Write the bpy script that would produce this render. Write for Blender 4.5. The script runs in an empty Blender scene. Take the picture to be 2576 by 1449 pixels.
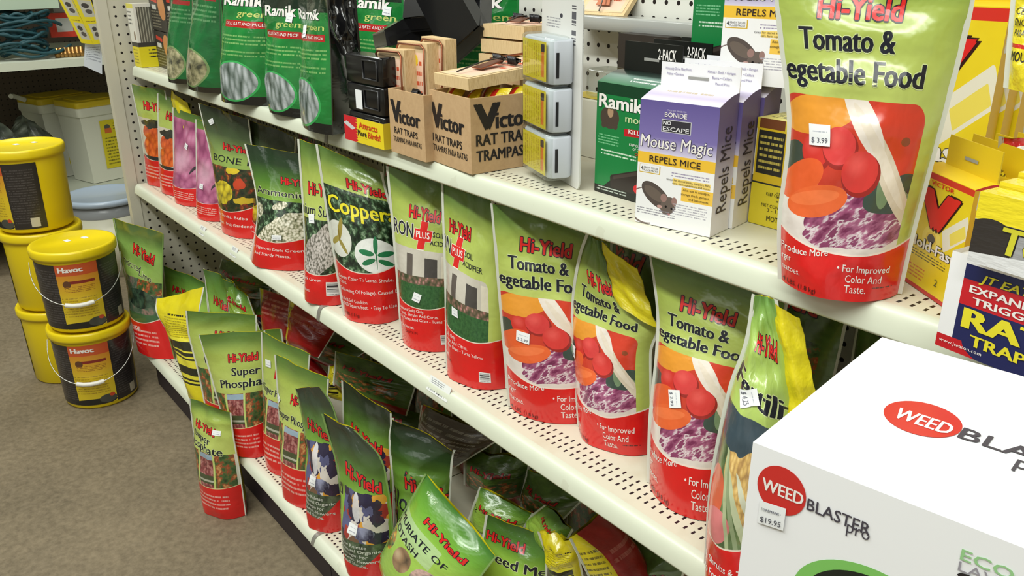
import bpy, bmesh, math, random
import numpy as np
from mathutils import Vector, Matrix

SC = bpy.context.scene
COL = SC.collection
# ------------------------------------------------------------------ camera
CAM_Z = 1.27
F_PX = 2144.67                       # focal length for a 2576 px wide frame
ROT = ((0.617028, -0.283874, 0.733956), (0.786922, 0.229025, -0.572975), (-0.005442, 0.931109, 0.364702))
RM = np.array(ROT); _u, _s, _vt = np.linalg.svd(RM); RM = _u @ _vt
cd = bpy.data.cameras.new('camera'); cam = bpy.data.objects.new('camera', cd); COL.objects.link(cam)
M4 = Matrix([list(RM[0]) + [0], list(RM[1]) + [0], list(RM[2]) + [0], [0, 0, 0, 1]])
cam.matrix_world = Matrix.Translation((0, 0, CAM_Z)) @ M4
cd.sensor_fit = 'HORIZONTAL'; cd.sensor_width = 36.0; cd.lens = F_PX * 36.0 / 2576.0
cd.clip_start = 0.02; cd.clip_end = 60
SC.camera = cam
# ------------------------------------------------------------------ world, lamps, exposure
SC.view_settings.view_transform = 'Standard'; SC.view_settings.look = 'None'
SC.view_settings.gamma = 1.0; SC.view_settings.exposure = 0.56; SC.view_settings.use_curve_mapping = False
w = bpy.data.worlds.new('store'); SC.world = w; w.use_nodes = True
w.node_tree.nodes['Background'].inputs[0].default_value = (0.9, 0.97, 1.0, 1)
w.node_tree.nodes['Background'].inputs[1].default_value = 0.035
def lamp(name, loc, sx, sy, power, col=(0.97, 1.0, 0.95), rot=(0, 0, 0)):
    l = bpy.data.lights.new(name, 'AREA'); l.shape = 'RECTANGLE'; l.size = sx; l.size_y = sy; l.energy = power; l.color = col
    o = bpy.data.objects.new(name, l); COL.objects.link(o); o.location = loc; o.rotation_euler = rot; return o
lamp('ceiling_lamp_aisle', (-0.9, -0.15, 2.9), 3.8, 0.25, 22)
lamp('ceiling_lamp_aisle_near', (-0.6, -0.8, 2.9), 4.2, 0.25, 62)
lamp('ceiling_lamp_aisle_back', (-0.8, -2.6, 2.9), 4.0, 0.4, 13)
lamp('ceiling_lamp_far', (-3.6, 0.2, 2.9), 0.3, 1.8, 22)
lamp('ceiling_lamp_next_aisle', (-1.0, 2.4, 2.9), 4.0, 0.3, 14)
# ------------------------------------------------------------------ pixel rays (2576 x 1449 frame)
ORG = np.array([0, 0, CAM_Z])
def ray(px, py): return RM @ np.array([px - 1288.0, -(py - 724.5), -F_PX])
def at_z(px, py, z): r = ray(px, py); return ORG + r * ((z - CAM_Z) / r[2])
def at_y(px, py, y): r = ray(px, py); return ORG + r * (y / r[1])
def at_x(px, py, x): r = ray(px, py); return ORG + r * (x / r[0])
def on_plane(px, py, P, n): r = ray(px, py); return ORG + r * (np.dot(P - ORG, n) / np.dot(r, n))
def nrm(v): v = np.asarray(v, float); return v / (np.linalg.norm(v) + 1e-12)
def cr(a, b): return np.cross(np.asarray(a, float), np.asarray(b, float))
ZUP = np.array([0, 0, 1.0])
# ------------------------------------------------------------------ tags
def tag(o, label=None, cat=None, group=None, kind=None):
    if label: o['label'] = label
    if cat: o['category'] = cat
    if group: o['group'] = group
    if kind: o['kind'] = kind
    return o
def thing(name, label, cat, loc, group=None):
    o = bpy.data.objects.new(name, None); COL.objects.link(o); o.empty_display_size = 0.05
    o.location = [float(c) for c in loc]
    return tag(o, label, cat, group)
# ------------------------------------------------------------------ materials
def lin(c):
    f = lambda x: x / 12.92 if x <= 0.04045 else ((x + 0.055) / 1.055) ** 2.4
    return (f(c[0] / 255), f(c[1] / 255), f(c[2] / 255), 1.0)
class NG:
    """small helper that writes shader nodes"""
    def __init__(s, name, rough=0.5, spec=0.5, coat=0.0, metal=0.0):
        s.m = bpy.data.materials.new(name); s.m.use_nodes = True; s.t = s.m.node_tree
        s.b = s.t.nodes['Principled BSDF']
        s.b.inputs['Roughness'].default_value = rough; s.b.inputs['Specular IOR Level'].default_value = spec
        s.b.inputs['Coat Weight'].default_value = coat; s.b.inputs['Coat Roughness'].default_value = 0.12
        s.b.inputs['Metallic'].default_value = metal
    def new(s, t, **k):
        n = s.t.nodes.new(t)
        for a, b in k.items(): setattr(n, a, b)
        return n
    def put(s, inp, v):
        if hasattr(v, 'is_linked') or isinstance(v, bpy.types.NodeSocket): s.t.links.new(v, inp)
        else: inp.default_value = v
    def math(s, op, a, b=0.0, clamp=False):
        n = s.new('ShaderNodeMath', operation=op, use_clamp=clamp); s.put(n.inputs[0], a); s.put(n.inputs[1], b); return n.outputs[0]
    def vec(s, op, a, b=(0, 0, 0)):
        n = s.new('ShaderNodeVectorMath', operation=op); s.put(n.inputs[0], a); s.put(n.inputs[1], b)
        return n.outputs['Value'] if op in ('LENGTH', 'DOT_PRODUCT') else n.outputs[0]
    def mix(s, fac, a, b):
        n = s.new('ShaderNodeMix', data_type='RGBA'); s.put(n.inputs[0], fac); s.put(n.inputs[6], a); s.put(n.inputs[7], b); return n.outputs[2]
    def coord(s, kind='UV'): return s.new('ShaderNodeTexCoord').outputs[kind]
    def mapping(s, v, loc, rot, sc):
        n = s.new('ShaderNodeMapping', vector_type='TEXTURE'); s.put(n.inputs[0], v)
        n.inputs[1].default_value = (loc[0], loc[1], 0); n.inputs[2].default_value = (0, 0, rot); n.inputs[3].default_value = (sc[0], sc[1], 1)
        return n.outputs[0]
    def ramp(s, fac, stops, interp='LINEAR'):
        n = s.new('ShaderNodeValToRGB'); s.put(n.inputs[0], fac); n.color_ramp.interpolation = interp
        e = n.color_ramp.elements
        while len(e) < len(stops): e.new(0.5)
        for i, (p, c) in enumerate(stops): e[i].position = p; e[i].color = lin(c)
        return n.outputs[0]
    def noise(s, v, scale, detail=2.0, rough=0.5):
        n = s.new('ShaderNodeTexNoise'); s.put(n.inputs['Vector'], v); n.inputs['Scale'].default_value = scale
        n.inputs['Detail'].default_value = detail; n.inputs['Roughness'].default_value = rough; return n.outputs[0]
    def voro(s, v, scale, feature='F1', out='Distance'):
        n = s.new('ShaderNodeTexVoronoi', feature=feature); s.put(n.inputs['Vector'], v); n.inputs['Scale'].default_value = scale
        return n.outputs[out]
    def base(s, c): s.put(s.b.inputs['Base Color'], c if not isinstance(c, tuple) else lin(c)); return s
    def bump(s, h, strength=0.3, dist=0.002):
        n = s.new('ShaderNodeBump'); n.inputs['Strength'].default_value = strength; n.inputs['Distance'].default_value = dist
        s.put(n.inputs['Height'], h); s.t.links.new(n.outputs[0], s.b.inputs['Normal'])
_plain = {}
def plain(c, rough=0.5, spec=0.5, metal=0.0, coat=0.0, name=None):
    k = (c, rough, spec, metal, coat)
    if k not in _plain:
        _plain[k] = NG(name or 'colour_%d_%d_%d' % c, rough, spec, coat, metal).base(c).m
    return _plain[k]
def tex_color(g, uv, spec):
    """colour: (r,g,b) or ('v',scale,stops) voronoi cells / ('n',scale,stops[,stretch]) noise / ('gv',stops) gradient in v / ('lines',n,stops) rows of print"""
    if isinstance(spec[0], (int, float)): return lin(spec)
    k = spec[0]
    if k == 'gv':
        sp = g.new('ShaderNodeSeparateXYZ'); g.put(sp.inputs[0], uv); return g.ramp(sp.outputs[1], spec[1])
    st = spec[3] if len(spec) > 3 else (1, 1.6)
    mp = g.mapping(uv, (0.137, 0.71), spec[4] if len(spec) > 4 else 0.0, (1 / st[0], 1 / st[1]))
    if k == 'v': return g.ramp(g.voro(mp, spec[1]), spec[2])
    if k == 'vc':
        nz = g.new('ShaderNodeTexNoise'); g.put(nz.inputs['Vector'], mp); nz.inputs['Scale'].default_value = spec[1] * 1.4; nz.inputs['Detail'].default_value = 3
        mp = g.vec('ADD', mp, g.vec('MULTIPLY', g.vec('SUBTRACT', nz.outputs['Color'], (0.5, 0.5, 0.5)), (1.6 / spec[1], 1.6 / spec[1], 0)))
        c = g.voro(mp, spec[1], out='Color'); sp = g.new('ShaderNodeSeparateXYZ'); g.put(sp.inputs[0], c); return g.ramp(sp.outputs[0], spec[2], 'CONSTANT')
    if k == 'n': return g.ramp(g.noise(mp, spec[1], 3.0, 0.6), spec[2])
    if k == 'w':
        n = g.new('ShaderNodeTexWave'); g.put(n.inputs[0], mp); n.inputs['Scale'].default_value = spec[1]; n.inputs['Distortion'].default_value = 4.0
        n.inputs['Detail'].default_value = 2; return g.ramp(n.outputs['Fac'], spec[2])
def shape_mask(g, uv, xyz, sh):
    k = sh[0]
    if k == 'all': return 1.0
    if k in ('below', 'above'):
        v0, kq, tl = sh[1], sh[2] if len(sh) > 2 else 0.0, sh[3] if len(sh) > 3 else 0.0
        du = g.math('SUBTRACT', xyz[0], 0.5)
        e = g.math('ADD', g.math('MULTIPLY', g.math('MULTIPLY', du, du), kq), g.math('ADD', g.math('MULTIPLY', du, tl), v0))
        return g.math('LESS_THAN', xyz[1], e) if k == 'below' else g.math('GREATER_THAN', xyz[1], e)
    if k == 'left': return g.math('LESS_THAN', xyz[0], sh[1])
    if k == 'right': return g.math('GREATER_THAN', xyz[0], sh[1])
    cu, cv, ru, rv = sh[1:5]; rot = sh[5] if len(sh) > 5 else 0.0
    if k in ('ell', 'nell', 'sell'):
        L = g.vec('LENGTH', g.mapping(uv, (cu, cv), rot, (ru, rv)))
        if k == 'ell': return g.math('LESS_THAN', L, 1.0)
        if k == 'nell': return g.math('GREATER_THAN', L, 1.0)
        return g.math('SUBTRACT', 1.3, g.math('MULTIPLY', L, 1.3), clamp=True)
    if k in ('rect', 'nrect'):
        r = sh[6] if len(sh) > 6 else 0.001
        p = g.vec('ABSOLUTE', g.mapping(uv, (cu, cv), rot, (1, 1)))
        q = g.vec('MAXIMUM', g.vec('SUBTRACT', p, (ru - r, rv - r * (sh[7] if len(sh) > 7 else 1.0), 0)), (0, 0, 0))
        if len(sh) > 7: q = g.vec('MULTIPLY', q, (1, 1 / sh[7], 0))
        L = g.vec('LENGTH', g.vec('MULTIPLY', q, (1, 1, 0)))
        return g.math('LESS_THAN', L, r) if k == 'rect' else g.math('GREATER_THAN', L, r)
    if k == 'rows':                       # rows of unreadable small print inside a box
        n = sh[6]; p = g.mapping(uv, (cu, cv), rot, (ru, rv)); sp = g.new('ShaderNodeSeparateXYZ'); g.put(sp.inputs[0], p)
        inb = g.math('MULTIPLY', g.math('LESS_THAN', g.math('ABSOLUTE', sp.outputs[0]), 1.0), g.math('LESS_THAN', g.math('ABSOLUTE', sp.outputs[1]), 1.0))
        fr = g.math('FRACT', g.math('MULTIPLY', g.math('ADD', sp.outputs[1], 1.0), n / 2))
        row = g.math('LESS_THAN', g.math('ABSOLUTE', g.math('SUBTRACT', fr, 0.5)), 0.21)
        cmb = g.new('ShaderNodeCombineXYZ'); g.put(cmb.inputs[0], g.math('MULTIPLY', sp.outputs[0], sh[7] if len(sh) > 7 else 16.0))
        g.put(cmb.inputs[1], g.math('FLOOR', g.math('MULTIPLY', g.math('ADD', sp.outputs[1], 1.0), n / 2)))
        let = g.new('ShaderNodeTexWhiteNoise', noise_dimensions='2D'); g.put(let.inputs['Vector'], g.vec('FLOOR', g.vec('MULTIPLY', cmb.outputs[0], (7, 1, 1))))
        nz = g.new('ShaderNodeTexWhiteNoise', noise_dimensions='2D')
        sn = g.vec('FLOOR', g.vec('MULTIPLY', cmb.outputs[0], (1, 1, 1))); g.put(nz.inputs['Vector'], sn)
        return g.math('MULTIPLY', inb, g.math('MULTIPLY', row, g.math('MULTIPLY', g.math('GREATER_THAN', nz.outputs[0], 0.12), g.math('GREATER_THAN', let.outputs[0], 0.25))))
    if k == 'bars':
        p = g.mapping(uv, (cu, cv), rot, (ru, rv)); sp = g.new('ShaderNodeSeparateXYZ'); g.put(sp.inputs[0], p)
        inb = g.math('MULTIPLY', g.math('LESS_THAN', g.math('ABSOLUTE', sp.outputs[0]), 1.0), g.math('LESS_THAN', g.math('ABSOLUTE', sp.outputs[1]), 1.0))
        nz = g.new('ShaderNodeTexWhiteNoise', noise_dimensions='1D'); g.put(nz.inputs['W'], g.math('FLOOR', g.math('MULTIPLY', sp.outputs[0], sh[6])))
        return g.math('MULTIPLY', inb, g.math('GREATER_THAN', nz.outputs[0], 0.5))
_paint = {}
def paint(name, layers, rough=0.35, spec=0.5, coat=0.0, crinkle=0.0, cs=9.0):
    """printed film or board: flat ink layers placed in the face's own UV space"""
    if name in _paint: return _paint[name]
    g = NG(name, rough, spec, coat)
    uv0 = g.coord('UV')
    sp = g.new('ShaderNodeSeparateXYZ'); g.put(sp.inputs[0], uv0); xyz = (sp.outputs[0], sp.outputs[1])
    col = None; wob = None
    for la in layers:
        sh, c = la[0], la[1]; al = la[2] if len(la) > 2 else 1.0; uv = uv0
        if len(la) > 3:
            nz = g.new('ShaderNodeTexNoise'); g.put(nz.inputs['Vector'], uv0); nz.inputs['Scale'].default_value = la[3][0]; nz.inputs['Detail'].default_value = 2
            uv = g.vec('ADD', uv0, g.vec('MULTIPLY', g.vec('SUBTRACT', nz.outputs['Color'], (0.5, 0.5, 0.5)), (la[3][1], la[3][1], 0)))
        c = tex_color(g, uv0, c)
        if sh[0] == 'all': col = c if col is None else g.mix(al, col, c); continue
        m = shape_mask(g, uv, xyz, sh)
        if al != 1.0: m = g.math('MULTIPLY', m, al)
        col = g.mix(m, col, c)
    g.put(g.b.inputs['Base Color'], col)
    if crinkle > 0:
        mp = g.mapping(uv0, (0, 0), 0, (1, 0.55))
        h = g.math('ADD', g.noise(mp, cs, 2.0, 0.55), g.math('MULTIPLY', g.voro(mp, cs * 0.6, 'SMOOTH_F1'), 0.6))
        g.bump(h, crinkle, 0.004)
    _paint[name] = g.m
    return g.m
# ------------------------------------------------------------------ lettering
_txt = {}
def text2d(body, size_bold=0.0, shear=0.0, res=2):
    """triangulated outline of a line of lettering, scaled to x 0..1, cap height 0..1"""
    k = (body, size_bold, shear, res)
    if k in _txt: return _txt[k]
    c = bpy.data.curves.new('lettering', 'FONT'); c.body = body; c.offset = size_bold; c.shear = shear; c.resolution_u = res; c.size = 1.0
    o = bpy.data.objects.new('lettering', c); me = bpy.data.meshes.new_from_object(o)
    bm = bmesh.new(); bm.from_mesh(me)
    for it in range(2):
        ed = [e for e in bm.edges if e.calc_length() > 0.22]
        if ed: bmesh.ops.subdivide_edges(bm, edges=ed, cuts=1)
    bmesh.ops.triangulate(bm, faces=bm.faces[:])
    bm.verts.ensure_lookup_table()
    V = np.array([v.co[:2] for v in bm.verts]) if len(bm.verts) else np.zeros((0, 2)); Fc = np.array([[v.index for v in f.verts] for f in bm.faces], int).reshape(-1, 3)
    bm.free(); bpy.data.objects.remove(o); bpy.data.curves.remove(c); bpy.data.meshes.remove(me)
    if len(V):
        # keep faces front-facing
        a, b, d = V[Fc[:, 0]], V[Fc[:, 1]], V[Fc[:, 2]]
        ar = (b[:, 0] - a[:, 0]) * (d[:, 1] - a[:, 1]) - (b[:, 1] - a[:, 1]) * (d[:, 0] - a[:, 0])
        Fc[ar < 0] = Fc[ar < 0][:, ::-1]
        x0, x1 = V[:, 0].min(), V[:, 0].max(); V[:, 0] = (V[:, 0] - x0) / max(1e-6, x1 - x0); asp = (x1 - x0) / 0.69
        V[:, 1] /= 0.69
    else: asp = 1
    _txt[k] = (V, Fc, asp); return _txt[k]
# ------------------------------------------------------------------ mesh builder
class MB:
    def __init__(s): s.v = []; s.f = []; s.m = []; s.uv = []; s.mats = []; s.n = 0; s.sm = []
    def mat(s, m):
        if m not in s.mats: s.mats.append(m)
        return s.mats.index(m)
    def add(s, V, F, m, UV=None, smooth=False):
        V = np.asarray(V, float).reshape(-1, 3); i = s.mat(m)
        for k, f in enumerate(F):
            s.f.append([int(q) + s.n for q in f]); s.m.append(i); s.sm.append(smooth)
            if UV is None: s.uv.extend([(0.0, 0.0)] * len(f))
            else: s.uv.extend([tuple(UV[int(q)]) for q in f])
        s.v.append(V); s.n += len(V)
    def quad(s, a, b, c, d, m): s.add([a, b, c, d], [(0, 1, 2, 3)], m, [(0, 0), (1, 0), (1, 1), (0, 1)])
    def poly(s, pts, m): s.add(pts, [tuple(range(len(pts)))], m)
    def grid(s, G, m, flip=False, uv=None, smooth=True):
        nv, nu = G.shape[:2]; F = []
        for j in range(nv - 1):
            for i in range(nu - 1):
                q = (j * nu + i, j * nu + i + 1, (j + 1) * nu + i + 1, (j + 1) * nu + i); F.append(q[::-1] if flip else q)
        if uv is None: uv = [(i / (nu - 1), j / (nv - 1)) for j in range(nv) for i in range(nu)]
        s.add(G.reshape(-1, 3), F, m, uv, smooth)
    def box(s, lo, hi, m):
        x0, y0, z0 = lo; x1, y1, z1 = hi
        s.hexa([(x0, y0, z0), (x1, y0, z0), (x1, y1, z0), (x0, y1, z0), (x0, y0, z1), (x1, y0, z1), (x1, y1, z1), (x0, y1, z1)], m)
    def hexa(s, P, m, mats=None):
        """P: bottom 4 (front-left, front-right, back-right, back-left) then top 4; mats: front,right,back,left,top,bottom"""
        P = [np.asarray(p, float) for p in P]; mats = mats or [m] * 6
        for (a, b, c, d), mm in zip([(0, 1, 5, 4), (1, 2, 6, 5), (2, 3, 7, 6), (3, 0, 4, 7), (4, 5, 6, 7), (3, 2, 1, 0)], mats): s.quad(P[a], P[b], P[c], P[d], mm)
    def tube(s, pts, r, m, seg=8, closed=False, caps=True):
        P = [np.asarray(p, float) for p in pts]; n = len(P); rr = r if hasattr(r, '__len__') else [r] * n
        rings = []; up = None
        for i in range(n):
            if closed: t = nrm(P[(i + 1) % n] - P[i - 1])
            else: t = nrm(P[min(i + 1, n - 1)] - P[max(i - 1, 0)])
            if up is None: up = nrm(cr(t, (0.31, 0.2, 0.93))) if abs(t[2]) < 0.9 else nrm(cr(t, (1, 0.1, 0)))
            up = nrm(up - t * np.dot(up, t)); bi = cr(t, up)
            rings.append([P[i] + rr[i] * (math.cos(2 * math.pi * k / seg) * up + math.sin(2 * math.pi * k / seg) * bi) for k in range(seg)])
        V = [p for R in rings for p in R]; F = []
        for i in range(n if closed else n - 1):
            j = (i + 1) % n
            for k in range(seg): F.append((i * seg + k, i * seg + (k + 1) % seg, j * seg + (k + 1) % seg, j * seg + k))
        s.add(V, F, m, None, True)
        if caps and not closed:
            s.add(rings[0], [tuple(range(seg))[::-1]], m); s.add(rings[-1], [tuple(range(seg))], m)
    def lathe(s, prof, c, m, seg=48, mats=None, smooth=True):
        """prof: (r, z) list bottom to top around vertical axis through c"""
        V = []; n = len(prof)
        for r, z in prof:
            for k in range(seg + 1): a = 2 * math.pi * k / seg; V.append((c[0] + r * math.cos(a), c[1] + r * math.sin(a), c[2] + z))
        L = [0.0]
        for i in range(1, n): L.append(L[-1] + math.hypot(prof[i][0] - prof[i - 1][0], prof[i][1] - prof[i - 1][1]))
        UV = [(k / seg, L[i] / max(L[-1], 1e-6)) for i in range(n) for k in range(seg + 1)]
        F = []
        for i in range(n - 1):
            for k in range(seg):
                a = i * (seg + 1) + k; F.append((a, a + 1, a + seg + 2, a + seg + 1))
        s.add(V, F, m, UV, smooth)
    def text(s, fn, body, u0, v0, wu, hv, m, off=0.0008, bold=0.0, shear=0.0, slope=0.0, rot=0.0, out=None, outw=0.03, asp=1.0, heavy=0, clip=True, curve=0.0):
        """fn maps an (N,2) array of face coordinates and an offset to 3-D; the line sits at (u0,v0) with width wu and cap height hv"""
        def put(off_, m_, ex=0.0, ey=0.0):
            V, Fc, a = text2d(body, 0.0, shear)
            if not len(V): return
            X = V[:, 0] * wu + ex * wu / (a * 0.69); Y = V[:, 1] * hv + ey * hv / 0.69
            if rot:
                c_, s_ = math.cos(rot), math.sin(rot); X, Y = c_ * X - s_ * Y / asp, s_ * X * asp + c_ * Y
            U = u0 + X; W = v0 + Y + slope * X + curve * (X - wu / 2) ** 2
            Fk = Fc
            if clip:
                cen = U[Fc].mean(1); cw = W[Fc].mean(1); Fk = Fc[(cen > 0.012) & (cen < 0.988) & (cw > 0.005) & (cw < 0.995)]
            if len(Fk): s.add(fn(np.stack([np.clip(U, 0, 1), np.clip(W, 0, 1)], 1) if clip else np.stack([U, W], 1), off_), Fk, m_)
        bw = bold + 0.013 * heavy
        if out is not None:
            for k in range(10): put(off * 0.4 + k * 1.4e-5, out, (outw + bw) * math.cos(0.628 * k), (outw + bold * 0.5) * math.sin(0.628 * k))
        if bw:
            for k, (x_, y_) in enumerate(((-bw, bold * 0.4), (bw, bold * 0.4), (-bw, -bold * 0.4), (bw, -bold * 0.4), (0, 0))): put(off + k * 1.6e-5, m, x_, y_)
        else: put(off, m)
    def disc(s, fn, cu, cv, ru, rv, m, off=0.0006, n=28, rot=0.0):
        a = np.linspace(0, 2 * math.pi, n, endpoint=False); c_, s_ = math.cos(rot), math.sin(rot)
        x, y = ru * np.cos(a), rv * np.sin(a)
        P = np.stack([cu + c_ * x - s_ * y * ru / rv, cv + s_ * x * rv / ru + c_ * y], 1); P = np.concatenate([[[cu, cv]], P])
        s.add(fn(P, off), [(0, 1 + k, 1 + (k + 1) % n) for k in range(n)], m)
    def shape(s, fn, pts, m, off=0.0006): s.add(fn(np.array(pts, float), off), [tuple(range(len(pts)))], m)
    def build(s, name, parent=None, loc=None, mods=None, label=None):
        me = bpy.data.meshes.new(name)
        V = np.concatenate(s.v) if s.v else np.zeros((0, 3))
        base = np.array(parent.location if parent is not None else (loc if loc is not None else (0, 0, 0)), float)
        if parent is not None and parent.parent is not None: base = base + np.array(parent.parent.location)
        me.from_pydata((V - base).tolist(), [], s.f)
        for m in s.mats: me.materials.append(m)
        me.polygons.foreach_set('material_index', s.m); me.polygons.foreach_set('use_smooth', s.sm)
        ul = me.uv_layers.new(name='uv'); ul.data.foreach_set('uv', np.array(s.uv, float).ravel())
        me.update()
        o = bpy.data.objects.new(name, me); COL.objects.link(o)
        if parent is not None: o.parent = parent
        else: o.location = base.tolist()
        if mods: 
            b = o.modifiers.new('edge', 'BEVEL'); b.width = mods; b.segments = 2; b.limit_method = 'ANGLE'; b.angle_limit = math.radians(50)
        if label: o['label'] = label
        return o
def plane_fn(O, U, V):
    O, U, V = [np.asarray(a, float) for a in (O, U, V)]; n = nrm(cr(U, V))
    return lambda P, off: O + np.outer(P[:, 0], U) + np.outer(P[:, 1], V) + n * off
# ------------------------------------------------------------------ setting
def floor_mat():
    g = NG('floor', 0.55, 0.3); p = g.coord('Object')
    a = g.noise(p, 3.0, 5.0, 0.65); b = g.noise(p, 60.0, 4.0, 0.7); c = g.noise(p, 11.0, 3.0, 0.6)
    col = g.ramp(a, [(0.3, (104, 93, 74)), (0.55, (125, 112, 90)), (0.75, (140, 128, 106))])
    col = g.mix(g.math('MULTIPLY', g.math('GREATER_THAN', c, 0.58), 0.25), col, lin((96, 86, 70)))
    sp = g.ramp(b, [(0.35, (92, 82, 66)), (0.65, (156, 142, 118))])
    g.base(g.mix(0.35, col, sp)); g.bump(b, 0.25, 0.001); return g.m
M_FLOOR = floor_mat()
M_WALL = plain((206, 204, 192), 0.8); M_CEIL = plain((226, 226, 220), 0.9)
def room(name, lo, hi, m):
    b = MB(); b.box(lo, hi, m); return tag(b.build(name, loc=lo), None, None, None, 'structure')
X0, X1, Y0, Y1, ZC = -6.2, 3.2, -4.0, 4.2, 3.1
room('floor', (X0, Y0, -0.1), (X1, Y1, 0), M_FLOOR)
room('ceiling', (X0, Y0, ZC), (X1, Y1, ZC + 0.1), M_CEIL)
room('wall_left', (X0 - 0.1, Y0, 0), (X0, Y1, ZC), M_WALL)
room('wall_right', (X1, Y0, 0), (X1 + 0.1, Y1, ZC), M_WALL)
room('wall_front', (X0, Y0 - 0.1, 0), (X1, Y0, ZC), M_WALL)
room('wall_back', (X0, Y1, 0), (X1, Y1 + 0.1, ZC), M_WALL)
# ------------------------------------------------------------------ shelving materials
def dots_mat(name, base, ax, pitch, phase, rad, rough=0.45, dark=(30, 24, 24), spk=True):
    g = NG(name, rough, 0.4); p = g.coord('Object'); sp = g.new('ShaderNodeSeparateXYZ'); g.put(sp.inputs[0], p)
    d = []
    for a, ph, pt in zip(ax, phase, pitch):
        f = g.math('FRACT', g.math('ADD', g.math('DIVIDE', g.math('SUBTRACT', sp.outputs[a], ph), pt), 1000.5))
        d.append(g.math('MULTIPLY', g.math('SUBTRACT', f, 0.5), pt))
    r2 = g.math('ADD', g.math('MULTIPLY', d[0], d[0]), g.math('MULTIPLY', d[1], d[1]))
    m = g.math('LESS_THAN', r2, rad * rad)
    g.base(g.mix(m, lin(base), lin(dark))); return g.m
CREAM = (212, 217, 198)
def metal_cream(name='cream_enamel', c=CREAM, rough=0.32):
    g = NG(name, rough, 0.5); p = g.coord('Object')
    n = g.noise(p, 14.0, 4.0, 0.6)
    g.base(g.mix(g.math('MULTIPLY', g.math('GREATER_THAN', n, 0.66), 0.12), lin(c), lin((150, 138, 110)))); return g.m
M_CREAM = metal_cream()
def slot_mat(name, ph, rows, rad, px, py, slot=True):
    """cream tray with rows of punched slots a hand's width behind the front bend; object space, y from the bend"""
    g = NG(name, 0.38, 0.45); p = g.coord('Object'); sp = g.new('ShaderNodeSeparateXYZ'); g.put(sp.inputs[0], p)
    X, Y = sp.outputs[0], sp.outputs[1]
    fx = g.math('FRACT', g.math('ADD', g.math('DIVIDE', g.math('SUBTRACT', X, ph), px), 1000.5)); dx = g.math('MULTIPLY', g.math('ABSOLUTE', g.math('SUBTRACT', fx, 0.5)), px)
    fy = g.math('FRACT', g.math('ADD', g.math('DIVIDE', g.math('SUBTRACT', Y, rows[0]), py), 0.5)); dy = g.math('MULTIPLY', g.math('ABSOLUTE', g.math('SUBTRACT', fy, 0.5)), py)
    inr = g.math('MULTIPLY', g.math('GREATER_THAN', Y, rows[0] - py / 2), g.math('LESS_THAN', Y, rows[0] + py * (rows[1] - 0.5)))
    if slot: m = g.math('MULTIPLY', g.math('LESS_THAN', dx, rad), g.math('LESS_THAN', dy, rad * 2.1))
    else: m = g.math('LESS_THAN', g.math('ADD', g.math('MULTIPLY', dx, dx), g.math('MULTIPLY', dy, dy)), rad * rad)
    n = g.noise(p, 9.0, 4.0, 0.65); n2 = g.noise(p, 40.0, 3.0, 0.6)
    c = g.mix(g.ramp(n, [(0.5, (0, 0, 0)), (0.95, (255, 255, 255))]), lin((214, 211, 190)), lin((190, 174, 144)))
    c = g.mix(g.math('MULTIPLY', n2, 0.25), c, lin((218, 217, 200)))
    g.base(g.mix(g.math('MULTIPLY', m, inr), c, lin((26, 20, 28)))); return g.m
PANEL = (196, 192, 176)
M_PEG_END = dots_mat('pegboard_end', PANEL, (1, 2), (0.0251, 0.02446), (0.0465, 1.14), 0.0034)
M_PEG_BACK = dots_mat('pegboard_back', (222, 222, 214), (0, 2), (0.0245, 0.0245), (0.006, 1.2), 0.0036)
M_PANEL = metal_cream('cream_panel', PANEL, 0.5)
M_KICK = plain((46, 38, 44), 0.6)
YB = 1.03
JOINTS = [-2.608, -1.406, -0.188, 1.03]
LEVELS = {  # front lip foot (y,z), bend (y,z), first slot row (from bend), phase
    'top': ((0.676, 0.955), (0.686, 0.981), 0.0155, 3),
    'mid': ((0.628, 0.620), (0.640, 0.646), 0.0252, 3),
    'deck': ((0.567, 0.1265), (0.584, 0.148), 0.0105, 3)}
Z_TOP, Z_MID, Z_DECK = 0.981, 0.646, 0.148
SHELF_LABEL = {
    ('top', 0): 'cream metal upper shelf section under the green rodent bait bags', ('top', 1): 'cream metal upper shelf section under the rat trap cartons and mouse boxes',
    ('mid', 0): 'cream metal middle shelf section at the far left, under the flower food bags', ('mid', 1): 'cream metal middle shelf section under the tomato food bags',
    ('deck', 0): 'cream metal bottom deck section beside the yellow pails', ('deck', 1): 'cream metal bottom deck section nearest, under the tumbled green bags',
    ('top', 2): 'cream metal upper shelf section at the far right edge, past the rat trap boxes', ('mid', 2): 'cream metal middle shelf section at the right, behind the big white box',
    ('deck', 2): 'cream metal bottom deck section at the right, behind the big white box'}
SLOTM = {'top': slot_mat('slots_top', 0.0065, (0.0155, 3), 0.0016, 0.0123, 0.0117), 'mid': slot_mat('slots_mid', 0.0103, (0.0252, 3), 0.0016, 0.0124, 0.0121),
         'deck': slot_mat('slots_deck', 0.0, (0.0105, 3), 0.0027, 0.0121, 0.0121, False)}
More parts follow.
